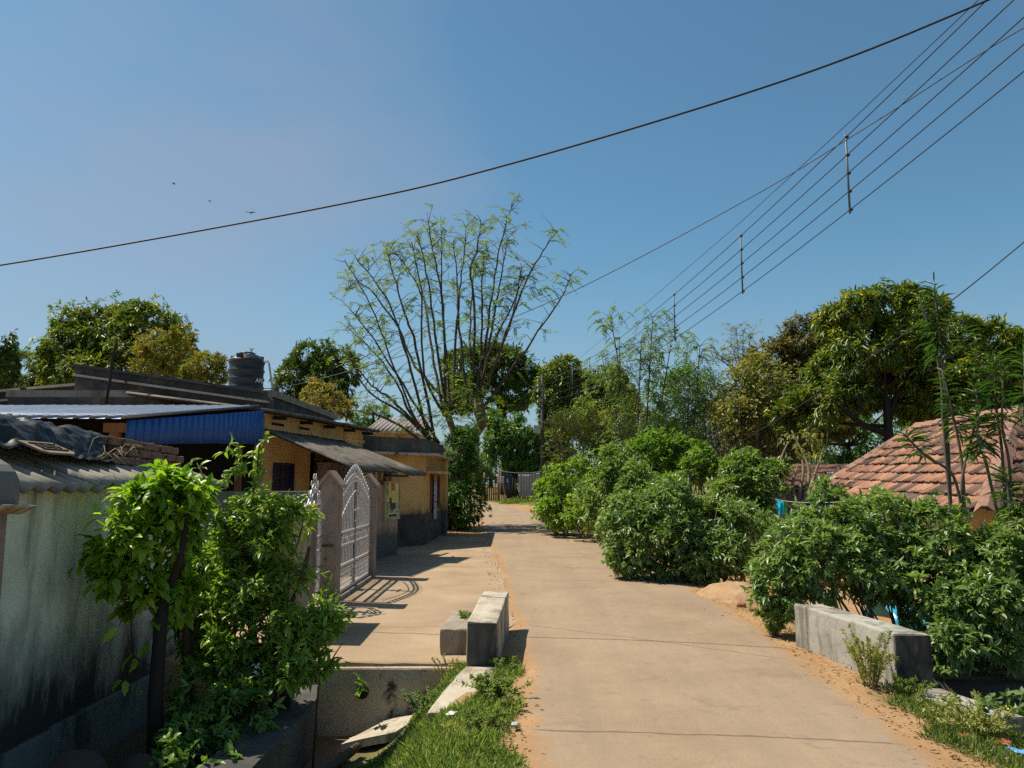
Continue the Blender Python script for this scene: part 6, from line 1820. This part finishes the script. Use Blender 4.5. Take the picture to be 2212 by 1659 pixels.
for (x, y) in ((285, 1420), (270, 1470), (300, 1480), (250, 1355), (330, 1390), (165, 1225), (185, 1215), (205, 1260)):
    parts.append(sprigs(np.array([tuple(P(x, y, 5.8))]), np.array([[-.3, -.2, -.4]]), 3, .12, .055, 1.0, .5, True))
V, F, r = cat(parts); mesh_np('foliage', V, F, M['lf_big'], t, rnd=r, smooth=True)

YB = 6.6
B0 = P(470, 1560, 6.3); B0.z = gzs(B0.x, B0.y)
BB = [pxblob(575, 1110, YB, 60, 42), pxblob(635, 1130, YB + .1, 44, 52), pxblob(560, 1180, YB, 70, 46), pxblob(500, 1120, YB, 40, 40), pxblob(480, 1200, YB + .1, 44, 50), pxblob(545, 1270, YB, 70, 50), pxblob(620, 1260, YB, 40, 40),
      pxblob(600, 1350, YB - .1, 62, 46), pxblob(680, 1360, YB + .1, 56, 42), pxblob(520, 1370, YB - .1, 62, 56), pxblob(700, 1320, YB + .2, 26, 26), pxblob(620, 1430, YB - .1, 70, 46), pxblob(530, 1460, YB - .2, 66, 50), pxblob(680, 1430, YB, 40, 36), pxblob(470, 1290, YB + .2, 40, 46), pxblob(430, 1230, YB + .4, 40, 50), pxblob(420, 1340, YB + .3, 40, 50), pxblob(450, 1400, YB + .2, 46, 50)]
t = thing('leafy_shrub', 'tall untidy fine-leaved shrub growing on the planter wall beside the drain', 'shrub', B0)
m = MB()
for q, r0 in (([(410, 1560), (405, 1400), (395, 1280), (388, 1190)], .05), ([(470, 1560), (462, 1400), (455, 1320)], .032), ([(490, 1540), (500, 1400), (520, 1300)], .03), ([(560, 1500), (545, 1350), (560, 1240), (565, 1180), (590, 1160)], .045), ([(600, 1490), (595, 1380), (640, 1280), (655, 1230)], .03), ([(560, 1180), (545, 1090), (555, 1020), (560, 960)], .014), ([(520, 1200), (470, 1100), (440, 1030), (425, 1000)], .012), ([(630, 1470), (640, 1400), (690, 1330)], .02), ([(680, 1500), (720, 1420), (740, 1390)], .008), ([(410, 1400), (440, 1300), (450, 1200)], .02), ([(655, 1240), (665, 1200), (668, 1180)], .03)):
    pth = spline([P(x, y, YB + random.uniform(-.12, .12)) for x, y in q], 4); n = len(pth)
    if q[0][1] > 1460: pth[0].z = gzs(pth[0].x, pth[0].y) - .05
    m.tube(pth, [r0 * (1 - .6 * j / (n - 1)) for j in range(n)], 6)
for b in BB:
    for q in range(5):
        c = V3(b[0]); d = V3(sphere(1)[0]); e = c + V3((d.x * b[1][0], d.y * b[1][1], d.z * b[1][2])) * .9
        s0 = c + V3((0, .05, -b[1][2] * 1.2)); lp, lr = limb(s0, e, .008, .003, .1); m.tube(lp, lr, 4)
m.build('stem', M['bark'], t)
p0, o0 = blob_points(BB, 1650, 12, .5, .3)
o0 = unit(o0 + np.array([.05, -.05, .35]))
parts = [sprigs(p0, o0, 7, .098, .032, 1.1, .3, True, jit=.02, tilt=.7)]
def sprig_line(pts, n, k, Ln, Wd):
    pth = spline(pts, 8); A, B = [], []
    for q in range(n):
        i = random.randint(2, len(pth) - 1); A.append(tuple(pth[i] + V3((random.uniform(-.05, .05), random.uniform(-.05, .05), random.uniform(-.03, .03))))); B.append((random.uniform(-1, 1), random.uniform(-1, 1), random.uniform(0, 1)))
    return sprigs(np.array(A), np.array(B), k, Ln, Wd, 1.1, .45, True, jit=.01)
parts.append(sprig_line([P(548, 1090, YB), P(555, 1020, YB), P(562, 955, YB)], 15, 4, .10, .034))
parts.append(sprig_line([P(555, 1040, YB), P(520, 1000, YB), P(492, 965, YB)], 10, 4, .10, .034))
parts.append(sprig_line([P(470, 1090, YB), P(440, 1035, YB), P(415, 1005, YB)], 12, 4, .10, .036))
parts.append(sprig_line([P(470, 1060, YB), P(490, 1030, YB), P(520, 1010, YB)], 10, 6, .085, .030))
parts.append(sprig_line([P(690, 1330, YB), P(702, 1280, YB), P(700, 1250, YB)], 8, 6, .07, .024))
V, F, r = cat(parts); mesh_np('foliage', V, F, M['lf_fine'], t, rnd=r, smooth=True)
fp = np.array([tuple(P(548, 1438, 6.3)), tuple(P(553, 1441, 6.3))]); V, F, r = sprigs(fp, np.array([[0, -1, .2], [.2, -1, .2]]), 5, .03, .022, 1.3, 0); mesh_np('blossom', V, F, M['flower'], t, rnd=r)
# darker undergrowth in the shade of the planter
BC = [pxblob(420, 1480, 6.1, 50, 60), pxblob(470, 1560, 5.9, 66, 56), pxblob(390, 1600, 5.6, 56, 52), pxblob(540, 1540, 6.1, 52, 40), pxblob(450, 1630, 5.5, 60, 36), pxblob(350, 1660, 5.3, 40, 36)]
shrub('shaded_weed', 'dark leafy undergrowth in the shade below the two shrubs', 'undergrowth', P(450, 1640, 5.8), BC, (M['lf_vine'], M['bark_dark']), 330, 6, .085, .036, 24, .007, True, .35, sub=10)
shrub('yellow_weed', 'small yellow-green lit plant at the bottom edge below the shrubs', 'weed', P(365, 1650, 5.1), [pxblob(368, 1610, 5.2, 12, 40), pxblob(360, 1650, 5.1, 22, 16)], (M['lf_light'], M['stem']), 26, 4, .05, .035, 6, .004, True)
shrub('yard_weed', 'sunlit weeds behind the shrub trunks at the forecourt edge', 'weed', P(420, 1440, 7.8), [pxblob(385, 1440, 7.9, 40, 40), pxblob(440, 1430, 7.9, 30, 36), pxblob(395, 1490, 7.6, 40, 26)], (M['lf_light'], M['stem']), 260, 6, .06, .022, 10, .005, False)
for (x, y, Yr, s_, lab) in ((170, 1648, 4.9, .16, 'dark rounded stone at the foot of the shed wall, left of the other one'), (300, 1650, 5.15, .14, 'dark rounded stone at the foot of the shed wall by the trunk')):
    c = P(x, y + 20, Yr); mb = MB(); bmesh.ops.create_icosphere(mb.bm, subdivisions=3, radius=s_, matrix=Matrix.Translation(c) @ Matrix.Diagonal((1, .8, .8, 1)))
    for v in mb.bm.verts: v.co += noise.noise_vector(v.co * 6) * .03
    o = mb.build('stone', M['block_dark'], None, origin=c, smooth=True); tag(o, lab, 'stone')

# plant sprouting from the weep hole
hb = V3((-1.36, 7.37, -.22)); t = thing('wall_sprout', 'small bright sprout growing from the hole in the drain wall', 'sprout', hb)
MB().tube([hb, hb + V3((.02, -.10, .03)), hb + V3((.03, -.14, .10))], .006, 5).build('stem', M['stem'], t)
V, F, r = sprigs(np.array([tuple(hb + V3((.02, -.10, .04))), tuple(hb + V3((.04, -.14, .10)))]), np.array([[.3, -.6, .5], [.5, -.3, .6]]), 6, .11, .058, 1.1, .3, True); mesh_np('leaf_cluster', V, F, M['lf_big'], t, rnd=r, smooth=True)

# weeds with small leaves on upright stems
def weed(name, label, base, n, h, spread, leafm, Ln=.03, Wd=.010, per=26, k=2, lean=(0, 0), sr=.004, droop=.0, stemm=None):
    b = V3(base); t = thing(name, label, 'weed', b)
    m = MB(); A, B = [], []
    for q in range(n):
        a = random.uniform(0, 2 * math.pi); s_ = random.random() ** .6 * spread
        s0 = b + V3((math.cos(a) * spread * .25 * random.random(), math.sin(a) * spread * .25 * random.random(), -.02))
        e = b + V3((math.cos(a) * s_ + lean[0], math.sin(a) * s_ + lean[1], h * random.uniform(.5, 1.0)))
        mid = s0.lerp(e, .5) + V3((0, 0, h * .12)); pth = spline([s0, mid, e], 6)
        m.tube(pth, [sr * (1 - .6 * j / (len(pth) - 1)) for j in range(len(pth))], 4)
        for w in range(per):
            f = random.uniform(.18, 1); i = min(len(pth) - 2, int(f * (len(pth) - 1))); A.append(tuple(pth[i].lerp(pth[i + 1], random.random())))
            d = (pth[i + 1] - pth[i]).normalized() * .6; B.append((d.x + random.uniform(-.8, .8), d.y + random.uniform(-.8, .8), d.z + random.uniform(-.3, .3) - droop))
    m.build('stem', stemm or M['stem'], t)
    V, F, r = sprigs(np.array(A), np.array(B), k, Ln, Wd, .8, .1, False, jit=.004); mesh_np('foliage', V, F, leafm, t, rnd=r)
    return t
def at(x, y, z0=0.0):
    p = GG(x, y, z0); p.z = gzs(p.x, p.y); return p
weed('spiky_weed', 'tall spiky yellow-green weed in front of the right parapet', at(1878, 1478), 26, .46, .30, M['lf_scrub'], .034, .009, 40, 3)
weed('leafy_weed', 'leafy weed clump at the far end of the right parapet', at(1672, 1368), 26, .42, .24, M['lf_fine'], .055, .020, 22, 3)
weed('leafy_weed', 'low green weed at the foot of the right parapet wall', at(1740, 1392), 10, .12, .12, M['lf_fine'], .03, .012, 14, 3)
weed('stemmy_weed', 'dry-stemmed weed beside the left parapet over the drain wall', V3((-.52, 7.32, -.25)), 22, .36, .22, M['lf_scrub'], .026, .010, 20, 2)
weed('leafy_weed', 'broad green weed between the left wing wall and the road', at(1075, 1500), 30, .15, .26, M['lf_grass_g'], .042, .016, 22, 3)
weed('leafy_weed', 'green weed in the dark gap at the end of the left parapet', at(1095, 1440), 14, .12, .16, M['lf_grass_g'], .036, .014, 18, 3)
weed('leafy_weed', 'small tuft of weed between the wing wall tip and the road edge', at(1045, 1560), 22, .10, .18, M['lf_grass_g'], .036, .013, 18, 3)
weed('leafy_weed', 'low weed with scattered leaves nearest the road by the wing wall', at(1105, 1525), 16, .08, .16, M['lf_scrub'], .030, .011, 16, 3)
weed('clover_patch', 'pale green clover patch on the bank below the left wing wall', at(925, 1530, -.4), 40, .13, .30, M['lf_soft'], .022, .018, 20, 3)
weed('stub_weed', 'small grass tuft growing on the low concrete stub', V3((-.48, 8.3, .24)), 12, .10, .10, M['lf_grass_g'], .05, .012, 8, 2)
weed('broadleaf_weed', 'soft broad-leaved plant in the right ditch near the picture edge', V3((3.70, 6.15, -.60)), 26, .66, .36, M['lf_soft'], .085, .050, 16, 3, droop=.4)
weed('seedy_weed', 'straggly seedy weeds at the end of the right wing wall', at(2120, 1585), 46, .22, .34, M['lf_scrub'], .032, .010, 26, 2)
weed('leafy_weed', 'green weed tuft beside the flat right wing wall', at(1965, 1500), 26, .13, .22, M['lf_grass_g'], .034, .012, 20, 3)

# ------------------------------------------------------------------ grass
def grass(name, x0, x1, y0, y1, n, hmin, hmax, wd, mask, matn, label=None):
    X = rng.uniform(x0, x1, n * 3); Y = rng.uniform(y0, y1, n * 3)
    w = mask(X, Y)
    k = rng.random(len(X)) < w
    X, Y = X[k][:n], Y[k][:n]
    nn = np.array([noise.noise((a * 2.3, b * 2.3, 9.0)) for a, b in zip(X, Y)])
    h = (hmin + (hmax - hmin) * rng.random(len(X)) ** 1.6) * (1 + .6 * nn)
    D = np.stack([rng.normal(size=len(X)) * .55, rng.normal(size=len(X)) * .55, np.full(len(X), .9)], -1)
    N_ = np.stack([rng.normal(size=len(X)), rng.normal(size=len(X)), np.full(len(X), .2)], -1)
    V, F, r = leaves(np.stack([X, Y, gz(X, Y) - .004], -1), D, N_, h, wd * np.ones(len(X)))
    o = mesh_np(name, V, F, M[matn], None, rnd=r)
    return tag(o, kind='stuff')
def mk_noise(X, Y, s_=1.6, z=2.0):
    return np.array([noise.noise((a * s_, b * s_, z)) for a, b in zip(X, Y)])
def lmask(X, Y):
    nz_ = mk_noise(X, Y)
    out_wall = 1 - ((X > -.64 + (Y - 6.02) * .19) & (X < -.33 + (Y - 6.1) * .19) & (Y > 6.02)).astype(float)
    return out_wall * sst(-X + nz_ * .22, -.08, .12) * (X > -1.36 - .15 * nz_) * (1 - sst(Y - X * .9 * 0, 6.9, 7.4) * 0) * (Y < 7.42 - .9 * sst(-X, .45, 1.0) * 1.0) * (.55 + .45 * sst(nz_, -.4, .2))
grass('grass', -1.55, .1, 4.0, 7.4, 46000, .020, .085, .0060, lmask, 'lf_grass')
def rmask(X, Y):
    nz_ = mk_noise(X, Y, 1.8, 4.0); l, r_ = road_edges(Y)
    return sst(X - r_ + nz_ * .3, .10, .55) * (X < 3.62) * (.4 + .6 * sst(nz_, -.3, .2))
grass('grass', 2.5, 3.65, 4.2, 6.8, 30000, .025, .085, .0060, rmask, 'lf_grass_g')
def rm2(X, Y):
    nz_ = mk_noise(X, Y, 1.2, 7.0); l, r_ = road_edges(Y)
    return sst(X - r_ + nz_ * .35, .15, .5) * (1 - sst(X - r_, .7, 1.1)) * sst(nz_, -.1, .35)
grass('grass', 2.0, 3.9, 7.2, 26, 9000, .02, .07, .008, rm2, 'lf_grass')
def rm3(X, Y):
    nz_ = mk_noise(X, Y, .8, 11.0); l, r_ = road_edges(Y)
    return sst(X - r_ + nz_ * .5, .25, 1.0) * (.5 + .5 * sst(nz_, -.2, .3))
grass('grass', -5, 7, 27, 50, 26000, .04, .13, .02, rm3, 'lf_grass')
def lm3(X, Y):
    nz_ = mk_noise(X, Y, .9, 13.0); l, r_ = road_edges(Y)
    return sst(l - X + nz_ * .5, .5, 1.2) * (Y > 24)
grass('grass', -7, 0, 24, 40, 5000, .04, .13, .02, lm3, 'lf_grass')
# taller weeds under the washing
def wm(X, Y): return np.exp(-((Y - 44.6) / .5) ** 2) * sst(X, -.9, .2) * (X < 2.2)
grass('grass', -1, 2.2, 43.5, 46, 1800, .15, .42, .05, wm, 'lf_grass_g')

# dry leaves, crumbs and pebbles along the road edges
def debris(name, n, matn, size, sx, thick, seed_mask):
    Y = 4.2 + 24 * rng.random(n) ** 2.0
    l, r_ = road_edges(Y)
    side = rng.random(n) < .55
    off = np.abs(rng.normal(size=n)) * .28
    X = np.where(side, r_ + .15 - off + rng.random(n) * .35, l - .05 + off * .8 - rng.random(n) * .25)
    keep = ~((~side) & (Y > 7.2))
    X, Y = X[keep], Y[keep]
    n = len(X)
    D = np.stack([rng.normal(size=n), rng.normal(size=n), rng.normal(size=n) * .12], -1)
    N_ = np.stack([rng.normal(size=n) * .25, rng.normal(size=n) * .25, np.ones(n)], -1)
    z = np.maximum(gz(X, Y), rise(Y) * (np.abs(X - (l[keep] + r_[keep]) / 2) < 1.6)) + .016
    V, F, r = leaves(np.stack([X, Y, z], -1), D, N_, size * rng.uniform(.4, 1.3, n), sx * np.ones(n))
    return tag(mesh_np(name, V, F, matn, None, rnd=r), kind='stuff')
M['lf_dry'] = leafmat('leaf_dry', [(.10, .065, .035), (.24, .16, .085), (.40, .30, .18)], .8, .1, .2)
debris('dry_leaf_litter', 1500, M['lf_dry'], .045, .018, 0, None)
def pebbles(n):
    Y = 4.2 + 16 * rng.random(n) ** 1.8
    l, r_ = road_edges(Y); side = rng.random(n) < .5
    X = np.where(side, r_ - np.abs(rng.normal(size=n)) * .35 + .25, l + np.abs(rng.normal(size=n)) * .30 - .2)
    mid = rng.random(n) < .30; X = np.where(mid, l + (r_ - l) * rng.random(n), X)
    base = np.array([(1, 0, 0), (-1, 0, 0), (0, 1, 0), (0, -1, 0), (0, 0, 1), (0, 0, -1)], float)
    tf = np.array([(0, 2, 4), (2, 1, 4), (1, 3, 4), (3, 0, 4), (2, 0, 5), (1, 2, 5), (3, 1, 5), (0, 3, 5)])
    s_ = .004 + .012 * rng.random(n) ** 4
    jit = rng.uniform(.6, 1.3, (n, 6, 1))
    z = np.where((X < l + .1) & (Y < 7.2), gz(X, Y), rise(Y)) + .012
    V = np.stack([X, Y, z], -1)[:, None, :] + base[None] * s_[:, None, None] * jit * np.array([1, 1, .7])
    F = tf[None] + (np.arange(n) * 6)[:, None, None]
    return tag(mesh_np('gravel', V.reshape(-1, 3), F.reshape(-1, 3), M['soil'], None), kind='stuff')
pebbles(3600)
